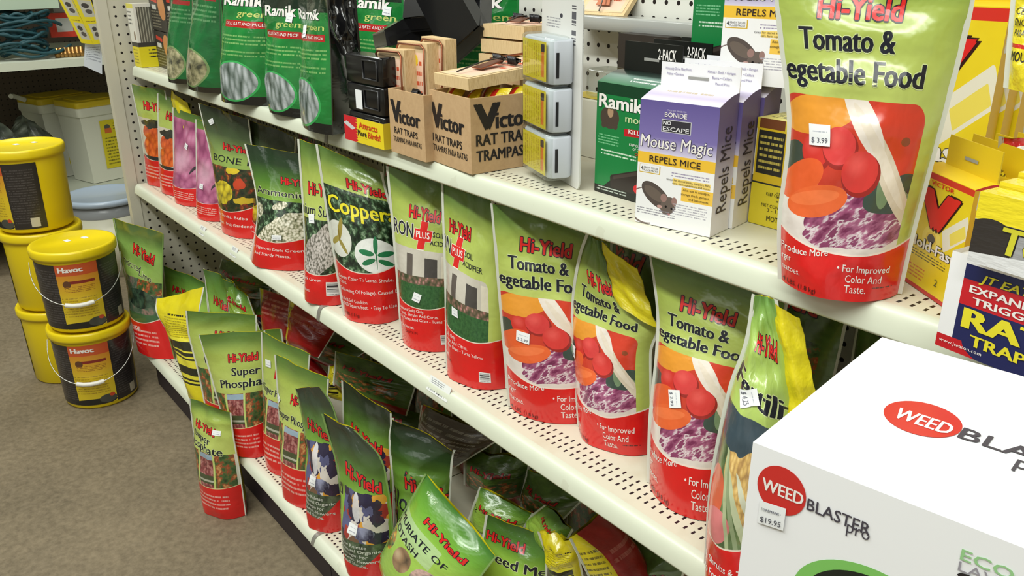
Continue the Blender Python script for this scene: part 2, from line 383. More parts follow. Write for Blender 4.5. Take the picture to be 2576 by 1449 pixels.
for lv, ((y0, z0), (y1, z1), row, _) in LEVELS.items():
    for i in range(3):
        xa, xb = JOINTS[i] + 0.0015, JOINTS[i + 1] - 0.0015
        t = thing('metal_shelf', SHELF_LABEL[(lv, i)], 'shelf', (xa, y1, z1), 'shelves of the gondola')
        b = MB()      # tray: flat top, returned underside
        b.quad((xa, y1 + 0.006, z1), (xb, y1 + 0.006, z1), (xb, YB, z1), (xa, YB, z1), SLOTM[lv])
        b.quad((xa, YB, z1 - 0.018), (xb, YB, z1 - 0.018), (xb, y1, z1 - 0.018), (xa, y1, z1 - 0.018), M_CREAM)
        for xx, fl in ((xa + 0.0005, False), (xb - 0.0005, True)):
            q = [(xx, YB, z1 - 0.02), (xx, y1 + 0.002, z1 - 0.02), (xx, y1 + 0.002, z1 - 0.0005), (xx, YB, z1 - 0.0005)]
            b.poly(q[::-1] if fl else q, M_CREAM)
        b.build('shelf_tray', t)
        b = MB()      # rolled front lip
        pr = [(y1 + 0.006, z1 - 0.018), (y0 + 0.006, z0 + 0.001), (y0 + 0.001, z0 - 0.001), (y0, z0 + 0.001)]
        n = 7
        for k in range(n + 1):
            a = k / n; s_ = a * a * (3 - 2 * a)
            pr.append((y0 + (y1 - y0) * (0.55 * a + 0.45 * a ** 3), z0 + 0.002 + (z1 - z0 - 0.002) * (1 - (1 - a) ** 1.6)))
        pr.append((y1 + 0.006, z1 + 0.0001))
        G = np.array([[(x, y, z) for x in (xa, xb)] for y, z in pr]); b.grid(G, M_CREAM)
        for xx in (xa, xb): b.poly([(xx, y, z) for y, z in (pr if xx == xb else pr[::-1])], M_CREAM)
        b.build('front_lip', t)
        if lv == 'deck':
            b = MB(); b.box((xa, y0 + 0.035, 0.0), (xb, y0 + 0.05, z1 - 0.018), M_KICK); b.build('kick_plate', t, label='black kick plate')
        # bracket clip shown in the joint
        if i == 0 and lv != 'deck' or (i == 0):
            b = MB(); x = JOINTS[i + 1]; mc = plain((150, 148, 140), 0.35, 0.5, 0.4)
            pc = [np.array(p) for p in pr[2:]] + [np.array((y1 + 0.03, z1 + 0.0002))]; oc = []
            for k in range(len(pc)):
                tg = nrm(np.append(pc[min(k + 1, len(pc) - 1)] - pc[max(k - 1, 0)], 0)); oc.append(pc[k] + np.array([-tg[1], tg[0]]) * 0.0016)
            b.grid(np.array([[(xx, q[0], q[1]) for xx in (x - 0.0055, x + 0.0055)] for q in oc]), mc)
            for sx in (-0.0055, 0.0055): b.grid(np.array([[(x + sx, q[0], q[1]), (x + sx, p[0], p[1])] for p, q in zip(pc, oc)]), mc, smooth=False)
            b.build('bracket_end', t, label='grey bracket end in the joint')
# end panel with upright edge
t = thing('pegboard_end_panel', 'pale pegboard end panel with a plain upright edge, left end of the shelving', 'panel', (-2.62, 0.615, 0))
b = MB(); b.box((-2.65, 0.615, 0), (-2.62, 0.643, 1.75), M_PANEL); b.build('upright_edge', t)
b = MB(); b.box((-2.645, 0.6435, 0), (-2.623, YB, 1.75), M_PEG_END); b.build('pegboard_panel', t)
# back panels
for i in range(3):
    t = thing('pegboard_back_panel', ['white pegboard back panel behind the green bait bags, left section', 'white pegboard back panel behind the mouse boxes', 'white pegboard back panel at the right end'][i], 'panel', (JOINTS[i], YB, 0), 'back panels of the gondola')
    b = MB(); b.box((JOINTS[i] + 0.002, YB + 0.002, 0.0), (JOINTS[i + 1] - 0.002, YB + 0.02, 1.75), M_PEG_BACK); b.build('pegboard_panel', t)
# price tags on the lips
def lip_tag(px, py, lv, wd, hg, label):
    (y0, z0), (y1, z1), _, _ = LEVELS[lv]
    n = nrm((0, -(z1 - z0), (y1 - y0))); P0 = np.array([0, y0, z0])
    P = on_plane(px, py, P0, n) + n * 0.0036; up = nrm((0, y1 - y0, z1 - z0))
    O = P - np.array([wd / 2, 0, 0]) - up * hg / 2
    m = paint('shelf_tag', [(('all',), (226, 228, 226)), (('bars', 0.45, 0.3, 0.38, 0.2, 0, 26), (70, 72, 78)), (('rows', 0.4, 0.75, 0.3, 0.18, 0, 3, 9), (120, 124, 130))], 0.5)
    b = MB(); b.quad(O, O + np.array([wd, 0, 0]), O + np.array([wd, 0, 0]) + up * hg, O + up * hg, m)
    b.quad(O + up * hg - n * 0.0008, O + np.array([wd, 0, 0]) + up * hg - n * 0.0008, O + np.array([wd, 0, 0]) - n * 0.0008, O - n * 0.0008, m)
    o = b.build('price_label', loc=P); tag(o, label, 'label', 'price labels on the middle shelf lip')
lip_tag(512, 581, 'mid', 0.035, 0.022, 'small white barcode label on the middle shelf lip, leftmost')
lip_tag(592, 634, 'mid', 0.035, 0.022, 'small white barcode label on the middle shelf lip below the first dark bag')
lip_tag(1108, 978, 'mid', 0.058, 0.024, 'white barcode label on the middle shelf lip below the iron supplement bags')
# ------------------------------------------------------------------ film pouches
LIME = (168, 192, 92); LIME_D = (66, 106, 44); LIME_L = (210, 222, 158); REDB = (214, 28, 28); YEL = (222, 208, 30)
BLK = (24, 26, 40); WHT = (236, 232, 228); HYR = (214, 34, 32)
GREEN_TOP = ('gv', [(0.0, (178, 190, 88)), (0.62, (184, 198, 104)), (0.84, (164, 182, 84)), (0.93, (108, 136, 62)), (1.0, (78, 112, 50))])
GREEN_DK = ('gv', [(0.0, (150, 186, 74)), (0.55, (140, 178, 66)), (0.75, (76, 116, 44)), (0.88, (36, 60, 34)), (1.0, (28, 48, 30))])
FILM = dict(rough=0.24, spec=0.55, coat=0.4, crinkle=0.3)
def tomato_layers():
    px = lambda x, y: (x, 0.22 + 0.36 * y)
    L = [(('all',), (196, 58, 40))]
    L += [(('ell', 0.74, 0.50, 0.26, 0.11), (206, 62, 40)), (('ell', 0.80, 0.50, 0.03, 0.012), (140, 70, 40))]
    L += [(('rect', 0.30, 0.27, 0.8, 0.10, 0.0, 0.01), (222, 212, 206))]
    L += [(('ell', 0.22, 0.555, 0.26, 0.055, 0.1), (226, 150, 50), 1, (3, 0.05)), (('ell', 0.05, 0.42, 0.09, 0.05), (60, 70, 60))]
    L += [(('ell', 0.62, 0.315, 0.44, 0.085, 0.12), ('n', 5.0, [(0.38, (110, 40, 78)), (0.50, (160, 84, 122)), (0.56, (216, 200, 208)), (0.60, (136, 58, 98)), (0.75, (110, 44, 80))], (1, 3.4), 0.25), 1, (5, 0.06))]
    L += [(('ell', 0.80, 0.36, 0.2, 0.05, 0.1), (58, 74, 66), 1, (4, 0.05)), (('ell', 0.72, 0.385, 0.05, 0.06, 0.2), (112, 136, 104)), (('ell', 0.86, 0.36, 0.16, 0.016, -0.3), (122, 146, 110)), (('ell', 0.9, 0.33, 0.14, 0.014, -0.2), (88, 112, 84))]
    L += [(('ell', 0.60, 0.245, 0.42, 0.05, 0.06), ('n', 6.0, [(0.36, (118, 44, 84)), (0.47, (170, 100, 134)), (0.53, (228, 216, 220)), (0.57, (140, 66, 104)), (0.8, (120, 50, 88))], (1, 4.0), 0.3), 1, (6, 0.05))]
    L += [(('ell', 0.70, 0.43, 0.34, 0.042, -0.53), (214, 200, 180)), (('ell', 0.52, 0.54, 0.17, 0.05, -0.5), (230, 220, 210)), (('ell', 0.66, 0.455, 0.26, 0.022, -0.53), (226, 214, 198))]
    for cu, cv, r, c in ((0.20, 0.455, 0.10, (204, 52, 44)), (0.36, 0.475, 0.115, (212, 62, 62)), (0.53, 0.415, 0.125, (210, 58, 54))):
        L += [(('ell', cu + 0.012, cv - 0.008, r * 1.08, r * 0.45), (150, 38, 34)), (('ell', cu, cv, r, r * 0.42), c), (('sell', cu - r * 0.25, cv + r * 0.14, r * 0.7, r * 0.3), (232, 96, 90), 0.6)]
    L += [(('ell', 0.12, 0.375, 0.16, 0.05, 0.2), (222, 92, 44)), (('ell', 0.26, 0.325, 0.22, 0.045, 0.1), (226, 100, 50)), (('ell', 0.24, 0.335, 0.18, 0.02, 0.1), (236, 122, 70), 0.7)]
    L += [(('nrect', 0.43, 0.38, 0.47, 0.215, 0, 0.09, 0.6), GREEN_TOP)]
    L += [(('below', 0.175, 0.22), (236, 220, 210)), (('below', 0.168, 0.22), REDB), (('rows', 0.85, 0.05, 0.08, 0.006, 0, 1, 9), (70, 20, 20))]
    return L
def photo(base, lo, hi, layers, x0=-0.2, x1=0.9, r=0.06, top=GREEN_TOP, red=REDB, redtop=None, kq=0.22, rows=True, line=(230, 216, 200)):
    L = [(('all',), base)] + layers
    if x1 < 1.2: L += [(('nrect', (x0 + x1) / 2, (lo + hi) / 2, (x1 - x0) / 2, (hi - lo) / 2, 0, r, 0.6), top)]
    else: L += [(('above', hi), top)]
    rt = redtop if redtop is not None else lo
    if red: L += [(('below', rt + 0.006, kq), line), (('below', rt, kq), red)]
    if red and rows: L += [(('rows', 0.45, rt * 0.56, 0.42, rt * 0.26, 0, 4, 18), (232, 190, 180), 0.8)]
    return L
FLOWW = ('v', 30.0, [(0.0, (244, 240, 224)), (0.4, (222, 216, 196)), (0.65, (160, 158, 128)), (0.95, (60, 70, 46))])
LEAFD = ('n', 13.0, [(0.36, (18, 28, 20)), (0.5, (40, 60, 40)), (0.58, (78, 108, 76)), (0.66, (146, 172, 140)), (0.74, (40, 62, 40))])
SHRUB = ('n', 16.0, [(0.3, (70, 30, 34)), (0.5, (140, 70, 72)), (0.62, (186, 130, 124)), (0.75, (84, 60, 50))])
GARDEN = ('n', 9.0, [(0.3, (30, 50, 26)), (0.48, (70, 100, 54)), (0.56, (150, 66, 40)), (0.66, (200, 150, 90)), (0.78, (60, 40, 40))])
PANSY = ('vc', 7.0, [(0.0, (44, 38, 66)), (0.22, (90, 92, 132)), (0.4, (214, 206, 200)), (0.55, (160, 56, 50)), (0.66, (222, 160, 60)), (0.74, (52, 42, 70)), (0.9, (120, 90, 70))])
D = {}
D['tomato'] = dict(mat=lambda: paint('film_tomato', tomato_layers(), **FILM), txt=[
    ('Hi-Yield', 0.22, 0.80, 0.46, 0.066, HYR, BLK, dict(bold=0.03, shear=0.12)),
    ('Tomato &', 0.11, 0.715, 0.54, 0.060, BLK, LIME_L, dict(bold=0.012, heavy=2)),
    ('Vegetable Food', -0.085, 0.633, 0.92, 0.060, BLK, LIME_L, dict(bold=0.012, heavy=2)),
    ('Helps Produce More', -0.16, 0.145, 0.56, 0.026, WHT, None, dict(bold=0.008, curve=0.2)), ('And Larger', -0.12, 0.105, 0.22, 0.026, WHT, None, {}), ('Tomatoes.', -0.06, 0.062, 0.24, 0.024, WHT, None, {}),
    ('\u2022 For Improved', 0.48, 0.108, 0.40, 0.028, WHT, None, dict(bold=0.006)), ('Color And', 0.55, 0.068, 0.28, 0.028, WHT, None, dict(bold=0.006)), ('Taste.', 0.55, 0.03, 0.17, 0.028, WHT, None, dict(bold=0.006)),
    ('4 LBS. (1.8 kg)', 0.02, 0.012, 0.3, 0.018, (60, 14, 14), None, {})])
D['corn'] = dict(mat=lambda: paint('film_corn', photo((62, 76, 52), 0.20, 0.60, [
    (('all',), ('n', 5.0, [(0.3, (36, 52, 34)), (0.6, (110, 132, 84)), (0.8, (160, 60, 50))])),
    (('ell', 0.62, 0.43, 0.34, 0.13, -0.2), ('v', 26.0, [(0.0, (236, 206, 140)), (0.4, (214, 176, 104)), (0.8, (170, 132, 80))])),
    (('ell', 0.20, 0.36, 0.16, 0.08), (206, 96, 66)), (('ell', 0.3, 0.27, 0.2, 0.06), (206, 120, 120)),
    (('ell', 0.66, 0.26, 0.40, 0.025, -0.55), (188, 196, 160)), (('ell', 0.56, 0.25, 0.40, 0.02, -0.75), (142, 156, 118)), (('ell', 0.80, 0.29, 0.36, 0.022, -0.45), (206, 208, 184)), (('ell', 0.46, 0.26, 0.40, 0.018, -0.95), (170, 180, 140)),
    (('ell', 0.4, 0.56, 0.4, 0.06), (58, 74, 84), 1, (4, 0.08))], x1=1.3, rows=False, top=('gv', [(0.6, (176, 200, 104)), (0.85, (160, 190, 90)), (1.0, (104, 150, 70))])), **FILM), txt=[
    ('Hi-Yield', 0.30, 0.82, 0.55, 0.06, HYR, BLK, dict(bold=0.03, shear=0.12)), ('Fertilizer', 0.06, 0.67, 1.35, 0.072, BLK, LIME_L, dict(bold=0.012, heavy=2, slope=-0.05)),
    ('Flowers, Shrubs & Trees', -0.2, 0.11, 1.1, 0.026, WHT, None, dict(bold=0.008)), ('Tomato Food.', -0.1, 0.065, 0.55, 0.026, WHT, None, dict(bold=0.008))])
def iron_layers():
    return photo((60, 96, 62), 0.27, 0.62, [
        (('above', 0.44), (196, 190, 178)), (('rect', 0.62, 0.52, 0.09, 0.06, 0, 0.004), (70, 66, 64)), (('rect', 0.30, 0.52, 0.05, 0.07, 0, 0.004), (92, 84, 78)), (('rect', 0.86, 0.52, 0.1, 0.08, 0, 0.004), (216, 208, 190)),
        (('rect', 0.5, 0.445, 0.9, 0.028, 0, 0.003), ('v', 22.0, [(0.0, (216, 150, 150)), (0.4, (120, 96, 80)), (0.8, (58, 70, 46))])),
        (('below', 0.425), ('n', 30.0, [(0.3, (34, 74, 40)), (0.7, (62, 108, 60))]))], x1=0.86, rows=False)
D['iron'] = dict(mat=lambda: paint('film_iron', iron_layers(), **FILM), cross=True, txt=[
    ('Hi-Yield', 0.30, 0.78, 0.44, 0.062, HYR, BLK, dict(bold=0.03, shear=0.12)), ('IRON', -0.02, 0.675, 0.38, 0.075, BLK, WHT, dict(heavy=1, shear=0.1)),
    ('PLUS', 0.405, 0.685, 0.19, 0.035, WHT, None, dict(bold=0.02)), ('SOIL', 0.64, 0.70, 0.16, 0.028, BLK, None, dict(bold=0.012, shear=0.1)), ('ACIDIFIER', 0.60, 0.655, 0.34, 0.026, BLK, None, dict(bold=0.012, shear=0.1)),
    ('For Calcareous Soils Only.', -0.1, 0.245, 0.62, 0.02, WHT, None, {}), ('Lawns, Trees, Shrubs And Citrus.', -0.1, 0.215, 0.82, 0.02, WHT, None, {}), ('Yellowing In Plants And Grass - Turns Yellow', -0.15, 0.185, 1.1, 0.02, WHT, None, {}),
    ('For Best Results Used As Directed.', -0.25, 0.13, 0.6, 0.02, WHT, None, {}), ('CAUTION', 0.18, 0.098, 0.22, 0.016, (110, 14, 14), None, {})], bar=(0.80, 0.075, 0.14, 0.06))
D['copperas'] = dict(mat=lambda: paint('film_copperas', photo(LEAFD, 0.29, 0.78, [
    (('all',), LEAFD), (('ell', 0.16, 0.475, 0.21, 0.105), (214, 216, 206)), (('ell', 0.70, 0.405, 0.30, 0.105), (232, 234, 230)),
    (('ell', 0.20, 0.53, 0.09, 0.03, 0.9), (156, 140, 62)), (('ell', 0.10, 0.46, 0.09, 0.018, 0.3), (160, 146, 72)), (('ell', 0.22, 0.435, 0.08, 0.018, -0.5), (150, 136, 66)), (('ell', 0.17, 0.49, 0.008, 0.06), (130, 110, 50))] +
    [(('ell', u, v, ru, rv, a), (40, 122, 78)) for u, v, ru, rv, a in ((0.72, 0.47, 0.055, 0.032, 1.4), (0.58, 0.42, 0.11, 0.018, -0.05), (0.85, 0.415, 0.11, 0.018, 0.05), (0.60, 0.365, 0.1, 0.017, 0.15), (0.84, 0.36, 0.1, 0.017, -0.15), (0.72, 0.40, 0.008, 0.08, 0))], x0=0.06, x1=1.4, rows=False), **FILM), txt=[
    ('Hi-Yield', 0.40, 0.80, 0.62, 0.062, HYR, BLK, dict(bold=0.03, shear=0.1)), ('Copperas', 0.05, 0.63, 1.12, 0.10, (232, 220, 40), (24, 40, 26), dict(bold=0.012, heavy=1)),
    ('For Rich Green Color To Lawns, Shrubs,', -0.2, 0.245, 1.12, 0.021, WHT, None, {}), ('And Citrus.', -0.05, 0.215, 0.25, 0.021, WHT, None, {}), ('Chlorosis (Yellowing Of Foliage), Caused By', -0.3, 0.17, 1.3, 0.021, WHT, None, {}),
    ('Iron And Acid Soil Condition.', -0.14, 0.11, 0.66, 0.021, WHT, None, {}), ('Covers 1,000 Square Feet.  \u2022 Easy To Use.', -0.2, 0.08, 1.15, 0.021, WHT, None, {}), ('4 LBS. (1.8 kg)', 0.04, 0.03, 0.3, 0.018, (70, 14, 14), None, {})])
def white_flower(nm, x1=1.4, dark=False):
    return paint(nm, photo((40, 48, 36), 0.235, 0.60, [(('all',), LEAFD), (('ell', 0.72, 0.34, 0.52, 0.14, 0.2), FLOWW, 1, (4, 0.12)), (('ell', 0.10, 0.50, 0.16, 0.06), FLOWW, 1, (4, 0.12)), (('ell', 0.62, 0.555, 0.14, 0.03), FLOWW, 1, (4, 0.1))], x1=x1, top=GREEN_DK if dark else GREEN_TOP, rows=False), **FILM)
D['ammonium'] = dict(mat=lambda: white_flower('film_ammonium', dark=True), txt=[
    ('Hi-Yield', 0.62, 0.735, 0.56, 0.055, HYR, BLK, dict(bold=0.03)), ('Ammonium Sulfate', 0.10, 0.635, 1.8, 0.055, BLK, LIME_L, dict(heavy=1)),
    ('For Vigorous Dark Green Color', 0.08, 0.16, 1.1, 0.026, WHT, None, {}), ('And Sturdy Plants.', 0.2, 0.105, 0.6, 0.026, WHT, None, {})], sticker=(0.62, 0.29, 0.16, 0.045, 0.05))
D['ammonium_b'] = dict(mat=lambda: paint('film_ammonium_b', photo((40, 48, 36), 0.24, 0.62, [(('all',), LEAFD), (('ell', 0.5, 0.40, 0.5, 0.16, 0.2), ('v', 32.0, [(0.0, (216, 208, 204)), (0.45, (184, 176, 170)), (0.8, (96, 94, 84))]), 1, (4, 0.1))], x1=1.4, rows=False), **FILM), txt=[
    ('Hi-Yield', 0.25, 0.745, 0.7, 0.06, HYR, BLK, dict(bold=0.03)), ('Ammonium Sulfate', -0.6, 0.64, 1.7, 0.055, BLK, LIME_L, dict(heavy=1)), ('Vigorous Dark Green', -0.35, 0.19, 0.95, 0.026, WHT, None, {}), ('Color.', 0.0, 0.14, 0.2, 0.026, WHT, None, {}), ('And Sturdy Plants.', -0.3, 0.09, 0.65, 0.026, WHT, None, {})], bar=(0.80, 0.135, 0.22, 0.115), sticker=(0.35, 0.62, 0.16, 0.05, 0.1))
D['bone'] = dict(mat=lambda: paint('film_bone', photo((30, 36, 26), 0.19, 0.54, [
    (('all',), ('n', 9.0, [(0.3, (24, 30, 22)), (0.5, (52, 60, 36)), (0.62, (130, 50, 36)), (0.72, (206, 130, 50)), (0.8, (40, 36, 30))])),
    (('ell', 0.36, 0.33, 0.30, 0.09), ('v', 12.0, [(0.0, (232, 220, 70)), (0.5, (206, 184, 40)), (0.9, (120, 108, 30))]), 1, (6, 0.1)), (('ell', 0.66, 0.52, 0.14, 0.025), (224, 196, 50), 1, (6, 0.08)), (('ell', 0.78, 0.42, 0.12, 0.035), (200, 70, 40), 1, (6, 0.08)), (('ell', 0.85, 0.30, 0.16, 0.03), (206, 176, 50), 1, (6, 0.08))],
    x0=0.12, x1=1.3, rows=False, top=('gv', [(0.0, (96, 126, 58)), (0.6, (150, 176, 88)), (0.68, (120, 142, 80)), (0.8, (66, 82, 52)), (1, (34, 44, 32))])), **FILM), txt=[
    ('Hi-Yield', 0.46, 0.68, 0.62, 0.055, HYR, BLK, dict(bold=0.03)), ('BONE MEAL', 0.20, 0.575, 1.3, 0.055, BLK, None, dict(shear=0.1)), ('Roses, Shrubs, Bulbs', 0.05, 0.145, 0.85, 0.022, WHT, None, {}), ('Vegetables - Fruit Gardens', 0.0, 0.085, 0.95, 0.022, WHT, None, {})], sticker=(0.22, 0.88, 0.14, 0.04, 0.5))
D['orange'] = dict(mat=lambda: paint('film_orange', photo((206, 198, 180), 0.30, 0.72, [(('ell', 0.5, 0.45, 0.34, 0.12), ('v', 9.0, [(0.0, (236, 120, 50)), (0.5, (206, 88, 34)), (0.9, (130, 50, 26))]), 1, (5, 0.08)), (('ell', 0.45, 0.60, 0.3, 0.07), ('v', 9.0, [(0.0, (230, 106, 44)), (0.6, (180, 70, 30)), (0.9, (100, 40, 24))]), 1, (5, 0.08)), (('ell', 0.5, 0.68, 0.4, 0.04), (38, 40, 34), 1, (4, 0.1)), (('rect', 0.5, 0.325, 0.4, 0.022, 0, 0.004), (40, 40, 44))], x1=1.4), **FILM), txt=[
    ('Hi-Yield', 0.30, 0.80, 0.66, 0.07, HYR, BLK, dict(bold=0.03))])
D['pink'] = dict(mat=lambda: paint('film_pink', photo((186, 108, 146), 0.24, 0.93, [(('all',), ('v', 6.0, [(0.0, (206, 140, 172)), (0.4, (184, 104, 142)), (0.8, (140, 66, 104))])), (('ell', 0.8, 0.50, 0.09, 0.022, 0.5), (56, 48, 56), 1, (6, 0.08)), (('sell', 0.45, 0.58, 0.4, 0.16), (214, 170, 188), 0.7), (('sell', 0.3, 0.36, 0.3, 0.1), (150, 70, 112), 0.6)], x1=1.4), **FILM), txt=[], sticker=(0.48, 0.40, 0.13, 0.07, -0.2))
def phos_layers(third=True):
    return photo((206, 208, 190), 0.27, 0.55, [
        (('rect', 0.12, 0.41, 0.16, 0.14, 0, 0.01), GARDEN), (('rect', 0.48, 0.41, 0.17, 0.14, 0, 0.01), SHRUB), (('rect', 0.48, 0.345, 0.17, 0.035, 0, 0.004), (70, 78, 52)), (('rect', 0.48, 0.335, 0.17, 0.008, 0, 0.002), (176, 176, 160)), (('rect', 0.48, 0.525, 0.17, 0.02, 0, 0.004), (150, 172, 190)),
        (('rect', 0.83, 0.41, 0.15, 0.14, 0, 0.01), GARDEN), (('rect', 0.29, 0.41, 0.022, 0.14, 0, 0.003), (190, 206, 120)), (('rect', 0.665, 0.41, 0.018, 0.14, 0, 0.003), (190, 206, 120))], x1=1.4, r=0.01, kq=0.10, line=(220, 214, 160))
D['phosphate'] = dict(mat=lambda: paint('film_phosphate', phos_layers(), **FILM), txt=[
    ('Hi-Yield', 0.42, 0.785, 0.48, 0.06, HYR, BLK, dict(bold=0.03)), ('Super', 0.46, 0.685, 0.48, 0.06, BLK, LIME_L, dict(heavy=2)), ('Phosphate', 0.22, 0.595, 0.92, 0.062, BLK, LIME_L, dict(heavy=2))])
D['phosphate_c'] = dict(mat=lambda: D['phosphate']['mat'](), txt=[
    ('Hi-Yield', 0.18, 0.74, 0.50, 0.07, HYR, BLK, dict(bold=0.03, slope=-0.10)), ('Super', 0.14, 0.655, 0.44, 0.06, BLK, LIME_L, dict(heavy=2, slope=-0.10)), ('Phosphate', -0.1, 0.585, 0.92, 0.06, BLK, LIME_L, dict(heavy=2, slope=-0.05))], sticker=(0.72, 0.73, 0.18, 0.045, 0.0))
D['triple'] = dict(mat=lambda: D['phosphate']['mat'](), txt=[
    ('Hi-Yield', 0.40, 0.72, 0.42, 0.065, HYR, BLK, dict(bold=0.03, slope=-0.03)), ('Triple Super Phosphate', -0.25, 0.60, 1.25, 0.055, BLK, LIME_L, dict(heavy=2, slope=-0.02))], sticker=(0.20, 0.80, 0.16, 0.05, 0.2))
def blood_layers(nm):
    return paint(nm, [(('all',), ('gv', [(0.0, (120, 160, 60)), (0.4, (140, 178, 70)), (0.62, (120, 164, 60)), (0.76, (78, 108, 48)), (0.88, (52, 64, 46)), (1, (44, 50, 42))])),
        (('rect', 0.62, 0.43, 0.36, 0.20, 0.0, 0.04, 0.6), PANSY, 1, (7, 0.03)), (('ell', 0.55, 0.52, 0.08, 0.10, 0.1), (216, 214, 220), 0.9, (6, 0.06)), (('ell', 0.68, 0.36, 0.16, 0.05), ('n', 7.0, [(0.35, (40, 36, 66)), (0.6, (150, 154, 186))])),
        (('below', 0.30, 0.0, -0.05), ('n', 9.0, [(0.35, (40, 52, 42)), (0.6, (86, 104, 78)), (0.8, (120, 132, 108))])), (('below', 0.10, 0.7, 0.0), (206, 44, 36)), (('below', 0.085, 0.7, 0.0), REDB)], **FILM)
D['blood'] = dict(mat=lambda: blood_layers('film_blood'), txt=[
    ('Hi-Yield', 0.32, 0.70, 0.62, 0.07, HYR, BLK, dict(bold=0.03, slope=-0.10)), ('Blood', -0.62, 0.57, 0.82, 0.085, BLK, LIME, dict(heavy=1, slope=-0.03)), ('Meal', -0.46, 0.46, 0.60, 0.085, BLK, LIME, dict(heavy=1, slope=-0.03))] +
    [(t, 0.24, 0.262 - 0.036 * i, wd, 0.024, (206, 210, 200), None, dict(bold=0.012, slope=-0.03)) for i, (t, wd) in enumerate((('Slow Release', 0.48), ('Natural Organic', 0.66), ('Nitrogen For', 0.5), ('Lawns, Flowers', 0.66), ('And Shrubs.', 0.5)))], sticker=(0.50, 0.38, 0.17, 0.065, -0.15))
D['blood_b'] = dict(mat=lambda: D['blood']['mat'](), txt=[
    ('Hi-Yield', 0.25, 0.64, 0.62, 0.08, HYR, BLK, dict(bold=0.03, slope=-0.12)), ('Blood', -0.05, 0.50, 0.62, 0.10, BLK, None, dict(heavy=1, slope=-0.06)), ('Meal', -0.05, 0.38, 0.5, 0.09, BLK, None, dict(heavy=1))])
D['dark_blood'] = dict(mat=lambda: paint('film_blood_dark', [(('all',), ('gv', [(0.0, (40, 50, 34)), (0.3, (110, 150, 54)), (0.6, (104, 146, 54)), (0.8, (44, 70, 36)), (1, (24, 36, 28))])), (('rect', 0.8, 0.2, 0.4, 0.16, 0.0, 0.03), PANSY)], **FILM), txt=[
    ('Hi-Yield', 0.30, 0.58, 0.72, 0.10, HYR, BLK, dict(bold=0.03, slope=-0.10)), ('Blood', -0.05, 0.45, 0.72, 0.11, BLK, None, dict(heavy=1, slope=-0.06)), ('Meal', -0.05, 0.31, 0.5, 0.10, BLK, None, dict(heavy=1))])
D['potash'] = dict(mat=lambda: paint('film_potash', [(('all',), ('gv', [(0.0, (150, 186, 80)), (0.55, (160, 198, 84)), (0.8, (112, 168, 56)), (1, (58, 110, 44))])), (('rect', 0.34, 0.58, 0.36, 0.10, 0, 0.01), (182, 206, 160), 0.7),
    (('ell', 0.10, 0.36, 0.12, 0.10), ('v', 14.0, [(0.0, (236, 206, 60)), (0.4, (196, 120, 40)), (0.6, (110, 130, 60)), (0.9, (60, 40, 30))])), (('ell', 0.42, 0.36, 0.13, 0.10), ('v', 6.0, [(0.0, (206, 184, 150)), (0.5, (150, 120, 90)), (0.9, (70, 60, 50))])), (('ell', 0.76, 0.36, 0.17, 0.12), ('n', 5.0, [(0.4, (60, 76, 70)), (0.6, (206, 170, 160)), (0.8, (90, 110, 90))]))], **FILM), txt=[
    ('Hi-Yield', 0.36, 0.74, 0.52, 0.065, HYR, BLK, dict(bold=0.03)), ('MURIATE OF', 0.05, 0.58, 0.76, 0.055, BLK, None, dict(bold=0.012)), ('POTASH', 0.03, 0.48, 0.50, 0.055, BLK, None, dict(bold=0.012)), ('32145', 0.30, 0.93, -0.16, -0.025, (200, 220, 180), None, dict(clip=False))], sticker=(0.78, 0.30, 0.14, 0.05, 0.2))
D['cottonseed'] = dict(mat=lambda: paint('film_cottonseed', [(('all',), ('gv', [(0.0, (170, 200, 84)), (0.62, (160, 200, 74)), (0.8, (92, 140, 54)), (1, (52, 84, 40))])), (('below', 0.30), (206, 214, 220), 0.6)], **FILM), txt=[
    ('Hi-Yield', 0.05, 0.78, 0.62, 0.085, HYR, BLK, dict(bold=0.03)), ('Cottonseed Meal', -0.62, 0.62, 1.8, 0.085, BLK, LIME_L, dict(heavy=2))])
D['gypsum'] = dict(mat=lambda: paint('film_gypsum', photo((110, 120, 100), 0.26, 0.62, [
    (('all',), ('n', 6.0, [(0.3, (40, 62, 46)), (0.5, (86, 104, 84)), (0.62, (150, 120, 110)), (0.75, (60, 70, 50))])), (('rect', 0.78, 0.60, 0.26, 0.09, 0, 0.02), GARDEN), (('ell', 0.55, 0.46, 0.36, 0.08), ('n', 8.0, [(0.35, (24, 34, 30)), (0.7, (70, 96, 74))])), (('below', 0.34), (64, 100, 62))], x1=1.4, top=('gv', [(0.6, (150, 180, 90)), (0.85, (128, 164, 84)), (0.93, (86, 112, 62)), (1, (70, 94, 50))])), **FILM), txt=[
    ('Hi-Yield', 0.42, 0.80, 0.44, 0.07, HYR, BLK, dict(bold=0.03, slope=-0.1)), ('Hydrated', 0.12, 0.71, 0.46, 0.05, BLK, LIME_L, dict(shear=0.1, slope=-0.1)), ('Lime', 0.55, 0.645, 0.28, 0.05, BLK, LIME_L, dict(slope=-0.1)), ('FOR SOIL', 0.05, 0.20, 0.5, 0.03, WHT, None, dict(bold=0.01))])
D['yellow'] = dict(mat=lambda: paint('film_yellow_back', [(('all',), ('n', 3.0, [(0.3, (206, 190, 24)), (0.7, (226, 212, 36))])), (('rows', 0.55, 0.66, 0.34, 0.12, 0.0, 9, 30), (120, 110, 24), 0.8), (('rows', 0.6, 0.80, 0.3, 0.02, 0.0, 1, 6), (50, 48, 20)), (('rect', 0.5, 0.335, 0.42, 0.205, 0, 0.005), (224, 214, 60)), (('bars', 0.5, 0.335, 0.20, 0.38, 1.5708, 13), (40, 40, 24))], **FILM), txt=[])
